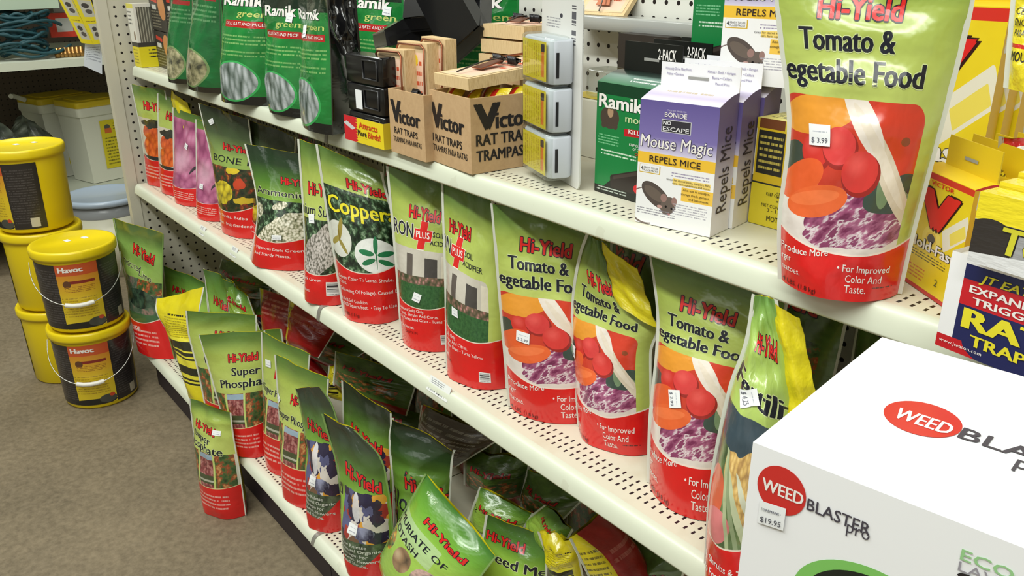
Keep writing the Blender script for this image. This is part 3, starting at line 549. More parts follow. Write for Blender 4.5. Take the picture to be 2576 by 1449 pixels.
D['greenlie'] = dict(mat=lambda: paint('film_green_plain', [(('all',), ('gv', [(0, (150, 186, 74)), (0.6, (150, 186, 74)), (0.85, (104, 146, 60)), (1, (66, 104, 48))]))], **FILM), txt=[('Hi-Yield', 0.25, 0.70, 0.5, 0.075, HYR, BLK, dict(bold=0.03))])
D['greenlie2'] = dict(mat=lambda: D['greenlie']['mat'](), txt=[('Hi-Yield', 0.16, 0.62, 0.70, 0.11, HYR, BLK, dict(bold=0.03)), ('AZ', 0.0, 0.5, 0.14, 0.08, BLK, None, {})])
D['redback'] = dict(mat=lambda: paint('film_red_back', [(('all',), (150, 26, 30)), (('rows', 0.5, 0.68, 0.4, 0.22, 0, 4, 16), (206, 130, 120), 0.75), (('left', 0.1), (206, 200, 40))], **FILM), txt=[])
D['redyellow'] = dict(mat=lambda: paint('film_red_yellow', [(('all',), ('n', 3.0, [(0.35, (150, 24, 30)), (0.7, (176, 32, 34))])), (('rows', 0.6, 0.62, 0.34, 0.12, 0, 2, 14), (206, 120, 116), 0.7), (('rect', 0.04, 0.5, 0.16, 0.6, 0.1, 0.02), (214, 196, 30)), (('rows', 0.06, 0.6, 0.10, 0.2, 0, 5, 9), (110, 100, 30))], **FILM), txt=[])
D['brown'] = dict(mat=lambda: paint('film_brown_back', [(('all',), (74, 62, 54)), (('rows', 0.5, 0.55, 0.42, 0.36, 0.0, 8, 12), (140, 132, 122), 0.8), (('below', 0.06), (170, 36, 34)), (('left', 0.05), (150, 60, 50))], **FILM), txt=[])
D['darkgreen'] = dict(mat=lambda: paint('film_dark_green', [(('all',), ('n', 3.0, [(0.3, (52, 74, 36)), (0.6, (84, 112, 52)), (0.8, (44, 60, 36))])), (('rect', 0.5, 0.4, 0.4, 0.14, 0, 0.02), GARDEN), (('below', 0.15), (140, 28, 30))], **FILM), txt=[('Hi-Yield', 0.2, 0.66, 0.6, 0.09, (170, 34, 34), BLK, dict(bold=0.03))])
D['ramik'] = dict(mat=lambda: paint('film_ramik', [(('all',), ('n', 3.0, [(0.3, (22, 108, 46)), (0.7, (36, 136, 62))])), (('above', 0.86), (18, 40, 28)),
    (('rect', 0.55, 0.655, 0.38, 0.028, 0, 0.006), (176, 34, 34)), (('rows', 0.55, 0.53, 0.4, 0.045, 0, 3, 22), (150, 196, 120), 0.7), (('rows', 0.55, 0.42, 0.4, 0.03, 0, 2, 22), (150, 196, 120), 0.6),
    (('below', 0.07), (24, 26, 26)), (('ell', 0.5, 0.19, 0.40, 0.17, 0.0), (60, 170, 90)), (('ell', 0.5, 0.19, 0.375, 0.155, 0.0), ('v', 13.0, [(0.0, (206, 212, 216)), (0.3, (170, 178, 180)), (0.55, (116, 128, 124)), (0.8, (60, 74, 66))], (1, 0.45), 0.3)), (('left', 0.05), (24, 26, 24))], rough=0.16, spec=0.6, coat=0.5, crinkle=0.28), dark=True, txt=[
    ('Ramik', 0.1, 0.80, 0.72, 0.085, WHT, (20, 40, 26), dict(bold=0.03)), ('green', 0.42, 0.715, 0.5, 0.05, (190, 200, 110), None, dict(bold=0.01)), ('KILLS RATS AND MICE', 0.2, 0.645, 0.7, 0.024, WHT, None, {})])
D['ramikseed'] = dict(mat=lambda: paint('film_ramik_seed', [(('all',), ('n', 3.0, [(0.3, (20, 84, 44)), (0.7, (30, 118, 60))])), (('above', 0.9), (30, 40, 34)), (('rect', 0.55, 0.83, 0.36, 0.022, 0, 0.006), (150, 40, 40)), (('rows', 0.55, 0.7, 0.4, 0.08, 0, 4, 22), (120, 170, 120), 0.6),
    (('below', 0.05), (36, 34, 26)), (('ell', 0.5, 0.21, 0.40, 0.18), (120, 150, 96)), (('ell', 0.5, 0.21, 0.37, 0.165), ('n', 6.0, [(0.35, (70, 70, 56)), (0.5, (150, 146, 110)), (0.7, (206, 196, 160))])), (('left', 0.05), (24, 26, 24))], rough=0.16, spec=0.6, coat=0.5, crinkle=0.28), dark=True, txt=[])

M_SEAM = plain((206, 208, 196), 0.35, 0.5, 0.0, 0.2, 'heat_seal'); M_SEAM_G = plain((120, 150, 84), 0.3, 0.5, 0, 0.2, 'heat_seal_green')
M_BACK = paint('film_back', [(('all',), ('n', 3.0, [(0.3, (208, 192, 24)), (0.7, (228, 214, 36))])), (('rows', 0.5, 0.55, 0.4, 0.3, 0, 16, 30), (70, 64, 20), 0.8), (('below', 0.12), REDB)], **FILM)
M_BLACKFILM = paint('film_black', [(('all',), (20, 20, 22))], rough=0.14, spec=0.6, coat=0.5, crinkle=0.3)
M_STICK = paint('price_gun_label', [(('all',), (234, 236, 238)), (('rows', 0.5, 0.66, 0.34, 0.07, 0, 1, 9), (176, 180, 192))], 0.5)
M_STICK2 = paint('price_gun_label_small', [(('all',), (234, 236, 238)), (('rows', 0.5, 0.66, 0.34, 0.07, 0, 1, 9), (176, 180, 192)), (('rows', 0.5, 0.28, 0.36, 0.11, 0, 1, 6), (150, 154, 168))], 0.5)
M_BAR = paint('barcode_panel', [(('all',), (226, 226, 226)), (('bars', 0.5, 0.56, 0.36, 0.42, 1.5708, 22), (40, 40, 46)), (('rows', 0.5, 0.08, 0.4, 0.05, 0, 1, 10), (60, 60, 66))], 0.35)
NU, NV = 30, 44
def bil(G, P):
    nv, nu = G.shape[:2]; x = np.clip(P[:, 0], 0, 1) * (nu - 1); y = np.clip(P[:, 1], 0, 1) * (nv - 1)
    i = np.minimum(x.astype(int), nu - 2); j = np.minimum(y.astype(int), nv - 2); fx = (x - i)[:, None]; fy = (y - j)[:, None]
    return G[j, i] * (1 - fx) * (1 - fy) + G[j, i + 1] * fx * (1 - fy) + G[j + 1, i] * (1 - fx) * fy + G[j + 1, i + 1] * fx * fy
def catmull(vs, P, q):
    """smooth curve through points P at parameters vs, sampled at q"""
    vs = np.array(vs, float); P = np.array(P, float); n = len(vs); m = np.zeros_like(P)
    for i in range(n):
        if i == 0: m[i] = (P[1] - P[0]) / (vs[1] - vs[0])
        elif i == n - 1: m[i] = (P[-1] - P[-2]) / (vs[-1] - vs[-2])
        else: m[i] = (P[i + 1] - P[i - 1]) / (vs[i + 1] - vs[i - 1])
    k = np.clip(np.searchsorted(vs, q, 'right') - 1, 0, n - 2); h = (vs[k + 1] - vs[k]); t = ((q - vs[k]) / h)[:, None]; h = h[:, None]
    return (2 * t ** 3 - 3 * t ** 2 + 1) * P[k] + (t ** 3 - 2 * t ** 2 + t) * h * m[k] + (-2 * t ** 3 + 3 * t ** 2) * P[k + 1] + (t ** 3 - t ** 2) * h * m[k + 1]
BAGS = {}
def bag(design, label, rows, z=Z_MID, lean=6, T=0.055, group='green topped plant food bags', seed=0, crumple=1.0, front=0.6, name='fertilizer_bag', cat='bag', back=None, seam=None, prof=None, zip_=True, stick=None, wave=0.003, flat=False, tsh=0.0):
    """rows: (v, left, right[, offset]) from bottom to top; left/right are picture points laid on the bag's own leaning plane, or (px, py, z) at a known height"""
    rg = np.random.RandomState(seed + 17 * len(BAGS) + 3); dz = D[design]
    z = z + 0.0012
    r0 = rows[0]
    fix = lambda p, zz: np.array(p[1:], float) if p[0] == 'w' else at_y(p[0], p[1], p[3]) if len(p) > 3 else at_z(p[0], p[1], p[2] if len(p) > 2 else zz)
    A, B = fix(r0[1], z), fix(r0[2], z)
    e = nrm(B - A); nh = nrm(cr(e, ZUP)); 
    if np.dot(nh, ORG - A) < 0: nh = -nh
    la = math.radians(lean); up = math.cos(la) * ZUP - math.sin(la) * nh; n = nrm(cr(e, up)); n = n if np.dot(n, nh) > 0 else -n
    vs, Ls, Rs = [], [], []
    for r in rows:
        o = r[3] if len(r) > 3 else 0.0
        pt = lambda p: (np.array(p[1:], float) if p[0] == 'w' else at_y(p[0], p[1], p[3]) if len(p) > 3 else at_z(*p) if len(p) > 2 else on_plane(p[0], p[1], A + n * o, n))
        if r is r0 and len(r[1]) == 2: l_, r_ = A, B
        else: l_, r_ = pt(r[1]), pt(r[2])
        vs.append(r[0]); Ls.append(l_); Rs.append(r_)
    q = np.linspace(0, 1, NV + 1); L = catmull(vs, Ls, q); R = catmull(vs, Rs, q)
    u = np.linspace(0, 1, NU + 1)
    G = L[:, None, :] * (1 - u)[None, :, None] + R[:, None, :] * u[None, :, None]
    W = float(np.linalg.norm(B - A)); H = float(np.linalg.norm(L[-1] - L[0]))
    # normals of the flat sheet
    def normals(G):
        du = np.gradient(G, axis=1); dv = np.gradient(G, axis=0); N = np.cross(du, dv); N /= np.linalg.norm(N, axis=2, keepdims=True) + 1e-12
        s = np.sign(np.einsum('ijk,ijk->ij', N, ORG - G)).mean(); return N if s >= 0 else -N
    N0 = normals(G)
    if not flat:
        bl = np.clip(1 - q / 0.10, 0, 1)[:, None, None]; N0 = N0 * (1 - bl) + nh[None, None, :] * bl; N0 /= np.linalg.norm(N0, axis=2, keepdims=True)
    pv = prof or [(0, 0.9), (0.06, 1.0), (0.3, 1.0), (0.55, 0.72), (0.78, 0.34), (0.9, 0.1), (0.94, 0.03), (1, 0.02)]
    pr = np.interp(q, [a for a, _ in pv], [b for _, b in pv]); pr = np.convolve(np.pad(pr, 2, 'edge'), np.ones(5) / 5, 'valid')
    xs = np.abs(2 * u - 1); cu = (1 - xs ** 2.6) ** 0.85
    base = pr[:, None] * cu[None, :] * T
    # creases of the film
    asp = H / max(W, 1e-4); uu, vv = np.meshgrid(u, q * asp)
    cre = np.zeros_like(uu)
    for k in range(7):
        a = rg.uniform(-0.7, 0.7) + (math.pi / 2 if k % 3 == 0 else 0); f = rg.uniform(1.2, 4.2); ph = rg.uniform(0, 6.28)
        s_ = np.sin((uu * math.cos(a) + vv * math.sin(a)) * f * 2.2 + ph + 0.8 * np.sin(2.5 * vv + ph * 2)); cre += (1 - 2 * np.abs(s_)) * rg.uniform(0.3, 1.0)
    lump = (np.sin(uu * 5.1 + rg.uniform(0, 6)) * np.sin(vv * 3.3 + rg.uniform(0, 6)) + 0.6 * np.sin(uu * 9 + vv * 6 + rg.uniform(0, 6))) * cu[None, :] * np.clip(pr, 0.15, 1)[:, None]
    cre *= 0.0009 * crumple * (0.35 + 0.9 * np.clip((q - 0.3) / 0.4, 0, 1))[:, None] * (0.25 + 0.75 * cu[None, :])
    cre += lump * 0.0016 * min(2.0, crumple)
    # pinch folds running in from the side seams
    for k in range(4):
        v0 = rg.uniform(0.25, 0.85); sd = rg.randint(2); a = rg.uniform(0.0006, 0.0022) * crumple
        dd = (q[:, None] - v0 - 0.25 * rg.uniform(-1, 1) * (u[None, :] if sd == 0 else 1 - u[None, :])) / 0.025
        cre -= a * np.exp(-dd ** 2) * np.exp(-((u if sd == 0 else 1 - u) / 0.35) ** 2)[None, :] * cu[None, :]
    zz = np.zeros_like(uu)
    if zip_:
        for v0, a in ((0.895, 0.0011), (0.915, 0.0011)): zz += (a * np.exp(-((q - v0) / 0.007) ** 2))[:, None] * np.clip(cu, 0, 1)[None, :]
    wv = np.zeros_like(uu)
    if wave: wv = wave * (np.clip((q - 0.75) / 0.25, 0, 1) ** 2)[:, None] * np.sin(2 * math.pi * u * 1.1 + rg.uniform(0, 6))[None, :]
    Gf = G + N0 * (base * front + cre + zz + wv + 0.0005)[:, :, None]
    Gb = G + N0 * (cre + wv + zz - base * (1 - front) - 0.0007)[:, :, None]
    if not flat:
        for GG in (Gf, Gb):
            GG[0, :, 2] = z; GG[1:, :, 2] = np.maximum(GG[1:, :, 2], z)
    Nf = normals(Gf)
    if np.einsum('ijk,ijk->ij', Nf, N0).mean() < 0: Nf = -Nf
    fn = lambda P, off: bil(Gf, P) + bil(Nf, P) * off
    t = thing(name, label, cat, 0.5 * (A + B), group)
    dirn = np.dot(np.cross(Gf[5, 8] - Gf[5, 7], Gf[6, 7] - Gf[5, 7]), Nf[5, 7])
    b = MB(); b.grid(Gf, dz['mat'](), flip=bool(dirn < 0))
    tx = MB.text
    if dz.get('cross'):
        m = plain(HYR, 0.3, 0.5, 0, 0.3); c_ = (0.5 + tsh, 0.70)
        for off, k_, mm in ((0.00022, 1.08, plain((236, 230, 214), 0.3)), (0.00034, 1.0, m)):
            for hu, hv in ((0.125 * k_, 0.03 * k_), (0.05 * k_, 0.075 * k_)):
                sk = 0.035
                pts = [(c_[0] - hu - sk * hv / 0.075, c_[1] - hv), (c_[0] + hu - sk * hv / 0.075, c_[1] - hv), (c_[0] + hu + sk * hv / 0.075, c_[1] + hv), (c_[0] - hu + sk * hv / 0.075, c_[1] + hv)]
                K = 8; P = [[(1 - i / K) * ((1 - j / K) * pts[0][0] + j / K * pts[3][0]) + i / K * ((1 - j / K) * pts[1][0] + j / K * pts[2][0]), (1 - i / K) * ((1 - j / K) * pts[0][1] + j / K * pts[3][1]) + i / K * ((1 - j / K) * pts[1][1] + j / K * pts[2][1])] for j in range(K + 1) for i in range(K + 1)]
                b.add(fn(np.array(P), off), [(j * (K + 1) + i, j * (K + 1) + i + 1, (j + 1) * (K + 1) + i + 1, (j + 1) * (K + 1) + i) for j in range(K) for i in range(K)], mm, None, True)
    for (s_, u0, v0, wu, hv, c, oc, kw) in dz['txt']:
        kw = dict(kw)
        b.text(fn, s_, u0 + tsh, v0, wu, hv, plain(c, 0.3, 0.5, 0, 0.3), off=0.00046, out=(plain(oc, 0.3, 0.5, 0, 0.3) if oc else None), outw=(0.045 if oc == BLK else 0.035), **kw)
    b.build('front_panel', t)
    bk = back or (M_BLACKFILM if dz.get('dark') else M_BACK)
    b = MB(); b.grid(Gb[:, ::-1], bk, flip=bool(dirn < 0))
    ring = [Gf[0, i] for i in range(NU + 1)] + [Gb[0, NU - i] for i in range(1, NU)]
    b.add(ring, [tuple(range(len(ring)))[::-1]], bk)
    b.build('back_panel', t)
    # heat sealed edges: flat fins down both sides and across the top
    ms = seam or M_SEAM
    for sd in (0, NU):
        ed = G[:, sd]; out = nrm(ed[NV // 2] - G[NV // 2, NU // 2]); sw = 0.0035
        b = MB(); th = N0[:, sd] * 0.0006
        q0, q1 = ed - out * 0.001, ed + out * sw
        S = np.stack([q0 + th, q1 + th, q1 - th, q0 - th, q0 + th], 1)
        if not flat: S[:, :, 2] = np.maximum(S[:, :, 2], z)
        b.grid(S, ms, smooth=False); b.build('side_seam', t)
    st = stick if stick is not None else dz.get('sticker')
    def patch(nm, cu_, cv_, wu, hv, rot, m, off):
        c_, s_ = math.cos(rot), math.sin(rot); K = 6; a_ = asp
        P = []
        for j in range(K + 1):
            for i in range(K + 1):
                x, y = (i / K - 0.5) * wu, (j / K - 0.5) * hv * a_
                P.append((cu_ + c_ * x - s_ * y, cv_ + (s_ * x + c_ * y) / a_))
        b = MB(); G_ = fn(np.array(P), off).reshape(K + 1, K + 1, 3); b.grid(G_, m); b.grid(G_ - Nf[NV // 2, NU // 2] * 0.0003, m, flip=True)
        if nm == 'price_sticker' and design in ('tomato', 'corn'):
            ct = lambda Q, o_: fn(np.array([(cu_ + c_ * (x - 0.5) * wu - s_ * (y - 0.5) * hv * a_, cv_ + (s_ * (x - 0.5) * wu + c_ * (y - 0.5) * hv * a_) / a_) for x, y in Q]), off + o_)
            b.text(ct, '$ 3.99' if design == 'tomato' else '$ 4.25', 0.12, 0.14, 0.76, 0.24, plain((84, 88, 104), 0.5), off=0.0003, clip=False)
        b.build(nm, t)
    if st: patch('price_sticker', *st, M_STICK if design in ('tomato', 'corn') else M_STICK2, 0.0016)
    if dz.get('bar'): patch('barcode_label', *dz['bar'], 0.0, M_BAR, 0.0009)
    BAGS[label] = (t, fn, A, n, e, nh)
    return t, fn, A, n
def flap(t, A, n, pts, off, m=None, name='folded_flap', bulge=0.008, mid=None, text=None):
    """a sheet of the pouch's yellow back folded into view: four picture corners BL, BR, TR, TL on the bag's plane shifted by off"""
    C = [on_plane(p[0], p[1], A + n * (off + (p[2] if len(p) > 2 else 0)), n) for p in pts]; K = 14
    G = np.zeros((K + 1, K + 1, 3))
    for j in range(K + 1):
        for i in range(K + 1):
            a, c = i / K, j / K
            P = (1 - c) * ((1 - a) * C[0] + a * C[1]) + c * ((1 - a) * C[3] + a * C[2])
            P = P + n * (bulge * math.sin(math.pi * a) * (1 - 0.4 * c) + 0.0025 * math.sin(9 * a + 5 * c) * math.sin(math.pi * a) + 0.0018 * math.sin(17 * c + 4 * a))
            if mid is not None: P = P + (np.array(mid) * math.sin(math.pi * c))
            G[j, i] = P
    b = MB(); m = m or FLAPM
    dd = np.dot(np.cross(G[5, 6] - G[5, 5], G[6, 5] - G[5, 5]), ORG - G[5, 5])
    b.grid(G, m, flip=bool(dd < 0)); b.grid(G - n * 0.0012, m, flip=bool(dd > 0)); b.build(name, t)
    e1 = G[:, 0]; S = np.stack([e1 + n * 0.001, e1 - n * 0.0015 + nrm(G[5, 0] - G[5, 3]) * 0.003, e1 - n * 0.002], 1); 
    b = MB(); b.grid(S, M_SEAM, smooth=False); b.grid(S[:, ::-1] + n * 0.0002, M_SEAM, smooth=False); b.build('flap_seam', t)
FLAPM = paint('film_yellow_flap', [(('all',), ('n', 2.5, [(0.3, (206, 190, 20)), (0.7, (232, 218, 34))]))], rough=0.3, spec=0.5, coat=0.3, crinkle=0.3, cs=6.0)
# ---- middle shelf, left to right
M = 'bags standing along the middle shelf'
bag('orange', 'small orange flower food bag, first on the middle shelf beside the end panel', [(0, (371, 458), (436, 472)), (0.55, (356, 335), (434, 352)), (1, (330, 212), (414, 228))], T=0.03, group=M, lean=-3)
t, fn, A, n = bag('orange', 'small orange flower food bag with a yellow folded top, second on the middle shelf', [(0, (406, 478), (472, 496)), (0.5, (400, 374), (472, 392)), (1, (398, 235), (480, 262))], T=0.032, group=M, lean=5)
flap(t, A, n, [(440, 348), (498, 354), (472, 258), (430, 226)], 0.016, bulge=0.010)
bag('pink', 'pink flower food bag with a red base, left one of two pink bags', [(0, (443, 500), (512, 520)), (0.5, (438, 415), (512, 432)), (1, (436, 270), (520, 300))], T=0.045, group=M, stick=(0.55, 0.72, 0.10, 0.05, -0.3))
bag('pink', 'pink flower food bag with a red base, right one of two pink bags', [(0, (500, 540), (566, 556)), (0.5, (496, 450), (570, 470)), (1, (494, 300), (580, 326))], T=0.045, group=M, stick=(0.40, 0.46, 0.13, 0.06, -0.1))
bag('bone', 'dark topped bone meal bag with yellow flowers, left of two', [(0, (563, 572), (648, 600)), (0.5, (537, 418), (640, 440)), (1, (501, 260), (624, 300))], T=0.05, group=M, lean=2)
bag('bone', 'dark topped bone meal bag half hidden, its yellow flower showing at a crinkled neighbour\'s edge', [(0, (638, 590), (722, 616)), (0.5, (638, 480), (735, 505)), (1, (624, 300), (742, 345), )], T=0.05, group=M, lean=2, stick=False)
bag('ammonium', 'shiny dark topped white flower ammonium bag slumped on the middle shelf', [(0, (632, 652), (785, 676)), (0.5, (650, 520), (772, 540)), (1, (618, 362), (755, 388))], T=0.065, group=M, lean=8, crumple=2.2)
bag('ammonium_b', 'ammonium bag with grey blossom and barcode, right of the shiny slumped bag', [(0, (768, 742), (882, 760)), (0.5, (768, 590), (872, 605)), (1, (752, 350), (845, 380))], T=0.06, group=M, lean=5)
bag('copperas', 'copperas bag with two round leaf pictures and yellow lettering', [(0, (868, 793), (1014, 796)), (0.5, (832, 578), (997, 605)), (1, (798, 363), (957, 432))], T=0.065, group=M, lean=6)
bag('iron', 'iron supplement bag with red cross and lawn picture, left of two', [(0, (1012, 850), (1172, 868)), (0.5, (998, 660), (1164, 685)), (1, (976, 418), (1156, 476))], T=0.06, front=0.72, group=M, lean=5, stick=(0.42, 0.345, 0.12, 0.055, -0.3))
bag('iron', 'iron supplement bag with red cross, right of two, white side seam facing', [(0, (1126, 930), (1272, 976)), (0.5, (1122, 705), (1262, 780)), (1, (1114, 462), (1237, 506))], T=0.075, front=0.4, tsh=-0.16, group=M, lean=5, stick=(0.34, 0.40, 0.12, 0.045, 0.0))
bag('tomato', 'tomato and vegetable food bag on the middle shelf, leftmost of three', [(0, (1284, 1022), (1532, 1040)), (0.5, (1262, 776), (1530, 800)), (1, (1240, 512), (1536, 560))], T=0.055, group=M, lean=5, front=0.75, stick=(0.22, 0.40, 0.13, 0.05, -0.1))
t, fn, A, n = bag('tomato', 'crumpled tomato and vegetable food bag with its yellow back folded forward, middle of three', [(0, (1458, 1072), (1638, 1140)), (0.5, (1442, 830), (1634, 890)), (0.72, (1446, 728), (1646, 812), 0.0), (0.9, (1462, 640), (1560, 715), 0.006), (1, (1480, 588), (1520, 612), 0.008)], T=0.058, group=M, lean=5, crumple=2.0, stick=(0.06, 0.415, 0.13, 0.06, -0.1), zip_=False)
flap(t, A, n, [(1546, 752), (1652, 826), (1604, 676), (1512, 608)], 0.014, bulge=0.008)
bag('tomato', 'tomato and vegetable food bag leaning by the big white box, rightmost of three', [(0, (1634, 1214), (1884, 1292)), (0.25, (1638, 1056), (1900, 1120)), (0.5, (1654, 900), (1930, 975)), (0.75, (1658, 785), (1955, 868)), (1, (1640, 640), (1975, 758))], T=0.062, front=0.72, group=M, lean=7, crumple=1.2, stick=(0.30, 0.40, 0.15, 0.05, -1.25))
t, fn, A, n = bag('corn', 'corn picture fertilizer bag with a yellow back, tucked behind the big white box', [(0, (1778, 1420), (1952, 1490)), (0.35, (1795, 1200), (1975, 1262)), (0.6, (1838, 985), (1992, 1075)), (0.8, (1880, 865), (1980, 935)), (1, (1900, 742), (1948, 752))], T=0.085, group=M, lean=6, crumple=1.6, stick=(0.42, 0.66, 0.22, 0.08, -1.0), zip_=False)
flap(t, A, n, [(1974, 1080), (2056, 1010), (2012, 800), (1936, 748)], -0.004, bulge=0.012)
# ---- bottom deck and floor
DK = 'bags crowded on the bottom deck'
ZD = Z_DECK
bag('gypsum', 'tall green lime bag with red base beside the yellow pails, end of the bottom deck', [(0, (350, 868), (438, 902)), (0.35, (330, 765), (412, 790)), (0.7, (306, 652), (408, 690)), (1, (285, 549), (410, 588))], z=ZD, T=0.06, lean=6, crumple=1.4, group=DK, wave=0.004, seam=M_SEAM_G)
bag('greenlie', 'green bag leaning back behind the yellow bag, beside the tall lime bag', [(0, (436, 862), (536, 892)), (0.5, (420, 760), (524, 790)), (1, (412, 668), (516, 712))], z=ZD, T=0.05, lean=10, group=DK, crumple=1.5)
bag('yellow', 'bag turned round to show its yellow back with a barcode', [(0, (478, 985), (548, 1010)), (0.35, (446, 872), (520, 902)), (0.55, (420, 830), (512, 850)), (0.8, (395, 785), (498, 800), 0.004), (1, (396, 752), (512, 722), -0.02)], z=ZD, T=0.06, lean=4, group=DK, crumple=2.0, zip_=False, back=paint('film_green_back', [(('all',), (140, 170, 80))], **FILM))
bag('greenlie', 'green bag slumped behind the rear super phosphate bag', [(0, (540, 925), (640, 960)), (0.5, (530, 800), (625, 850)), (1, (514, 676), (588, 712))], z=ZD, T=0.06, lean=10, group=DK, crumple=2.0, wave=0.006)
bag('phosphate', 'super phosphate bag at the back of the group, mostly hidden, flat wide green top', [(0, (530, 1082), (650, 1092)), (0.5, (500, 935), (648, 945)), (0.8, (476, 840), (645, 850)), (1, (470, 782), (643, 792))], z=ZD, T=0.055, lean=5, group=DK)
bag('triple', 'green topped bag peeping out behind the upright super phosphate bag', [(0, (640, 1080), (735, 1104)), (0.5, (640, 978), (730, 998)), (1, (628, 832), (706, 828))], z=ZD, T=0.03, lean=3, group=DK)
bag('phosphate', 'upright super phosphate bag with full lettering, front of the left group', [(0, (590, 1128), (682, 1138)), (0.35, (560, 1040), (672, 1040)), (0.7, (530, 938), (666, 930)), (1, (503, 842), (664, 832))], z=ZD, T=0.06, lean=5, group=DK, wave=0.003)
bag('triple', 'triple super phosphate bag just right of the upright super phosphate bag', [(0, (672, 1152), (758, 1198)), (0.5, (664, 1000), (766, 1040)), (1, (659, 836), (778, 892))], z=ZD, T=0.055, lean=5, group=DK)
bag('triple', 'triple super phosphate bag with a price sticker on its lettering, beside the blood meal', [(0, (718, 1224), (812, 1276)), (0.5, (705, 1062), (815, 1110)), (1, (693, 893), (825, 953))], z=ZD, T=0.06, lean=5, group=DK, stick=(0.08, 0.70, 0.13, 0.05, 0.9), seam=M_SEAM)
bag('blood', 'blood meal bag with a pointed dark top, farther of the two with pointed tops', [(0, (785, 1290), (872, 1328)), (0.4, (778, 1165), (868, 1198)), (0.72, (762, 1050), (852, 1082)), (0.9, (752, 1000), (832, 1015)), (1, (746, 978), (804, 972))], z=ZD, T=0.075, lean=3, group=DK, crumple=1.6, zip_=False, seam=M_SEAM_G)
bag('blood', 'blood meal bag with a long pointed dark top, nearer of the two with pointed tops', [(0, (878, 1400), (992, 1440)), (0.4, (862, 1270), (985, 1318)), (0.7, (848, 1165), (972, 1215)), (0.88, (826, 1090), (950, 1142)), (1, (812, 1042), (890, 1082))], z=ZD, T=0.085, lean=3, group=DK, crumple=1.6, zip_=False, seam=M_SEAM_G)
bag('blood_b', 'lime blood meal bag standing behind the two front blood meal bags', [(0, (880, 1285), (990, 1328)), (0.5, (868, 1110), (985, 1165)), (1, (862, 958), (982, 1040))], z=ZD, T=0.05, lean=6, group=DK)
bag('dark_blood', 'dark shiny blood meal bag with a folded corner behind the potash bag', [(0, (1000, 1415), (1118, 1440)), (0.5, (992, 1235), (1128, 1270)), (0.85, (982, 1105), (1136, 1150)), (1, (990, 1052), (1142, 1132))], z=ZD, T=0.06, lean=8, group=DK, crumple=2.0, wave=0.008)
bag('potash', 'muriate of potash bag tipped over to the right, nearest on the bottom deck', [(0, (958, 1402, 0.20), (1080, 1600, 0.18)), (0.5, (1012, 1300, 0.30), (1172, 1492, 0.28)), (1, (1072, 1194, 0.39), (1246, 1398, 0.36))], z=ZD, T=0.07, group=DK, flat=True, crumple=1.6, seam=M_SEAM_G, prof=[(0, 0.5), (0.08, 0.9), (0.3, 1.0), (0.6, 0.95), (0.85, 0.6), (0.95, 0.2), (1, 0.02)])
bag('cottonseed', 'cottonseed meal bag with white side seam, right of the potash bag', [(0, (1190, 1560), (1362, 1600)), (0.5, (1208, 1418), (1370, 1480)), (1, (1226, 1296), (1376, 1352))], z=ZD, T=0.06, lean=14, group=DK, crumple=1.5)
bag('phosphate_c', 'super phosphate bag standing on the floor against the bottom deck', [(0, (517, 1260), (617, 1296)), (0.35, (500, 1168), (604, 1202)), (0.7, (486, 1070), (586, 1098)), (1, (478, 1003), (579, 1038))], z=0.0, T=0.085, front=0.5, lean=3, group=None, crumple=1.6, seam=M_SEAM)
# ---- the pile lying behind
PL = 'bags lying in a pile at the back of the bottom deck'
def lie(design, label, TL, TR, BR, BL, T=0.05, **k):
    k.setdefault('crumple', 2.2)
    bag(design, label, [(0, BL, BR), (1, TL, TR)], T=T, group=PL, flat=True, zip_=False, prof=[(0, 0.3), (0.1, 0.9), (0.3, 1), (0.7, 0.95), (0.9, 0.4), (1, 0.05)], **k)
lie('greenlie2', 'small green bag with red lettering lying twisted behind the rear super phosphate bag', (572, 700, 0.42), (622, 745, 0.40), (662, 856, 0.28), (580, 826, 0.30), T=0.04)
lie('redback', 'bag lying with its dark red face tilted up below the middle shelf', (655, 725, 0.40), (752, 758, 0.42), (742, 858, 0.32), (662, 850, 0.30))
lie('blood_b', 'bag with pansy picture lying beneath the dark red bag', (596, 742, 0.34), (664, 760, 0.36), (690, 850, 0.26), (600, 830, 0.26), T=0.04)
lie('redyellow', 'red and yellow bag lying at the back below the gap in the middle shelf', (730, 742, 0.43), (862, 800, 0.43), (800, 900, 0.33), (722, 868, 0.33), T=0.06)
lie('redyellow', 'red bag with yellow window showing over the top of the super phosphate bags', (656, 800, 0.30), (730, 820, 0.30), (830, 950, 0.22), (690, 930, 0.22), T=0.05)
lie('darkgreen', 'large dark green bag lying flat on the pile behind the triple super phosphate bags', (846, 884, 0.38), (1052, 945, 0.38), (1020, 1046, 0.30), (840, 970, 0.30), T=0.07)
lie('yellow', 'yellow labelled bag end standing out of the pile beside the dark green bag', (830, 920, 0.33), (868, 922, 0.33), (866, 1010, 0.25), (822, 990, 0.25), T=0.04)
lie('brown', 'brown printed bag back lying slanted in shadow under the middle shelf', (1062, 1020, 0.42), (1262, 1100, 0.44), (1140, 1176, 0.32), (1052, 1100, 0.32), T=0.06, crumple=1.0)
lie('greenlie2', 'small lime bag with red lettering lying on its side behind the potash bag', (1210, 1226, 0.36), (1338, 1290, 0.34), (1290, 1370, 0.26), (1180, 1310, 0.28), T=0.05)
lie('greenlie', 'crinkled green bag top lying right of the small lime bag', (1374, 1272, 0.38), (1440, 1330, 0.38), (1400, 1400, 0.30), (1320, 1312, 0.31), T=0.04)
lie('yellow', 'green and yellow bag curling over beside the cottonseed meal bag', (1356, 1338, 0.36), (1446, 1360, 0.37), (1470, 1480, 0.26), (1400, 1460, 0.26), T=0.05)
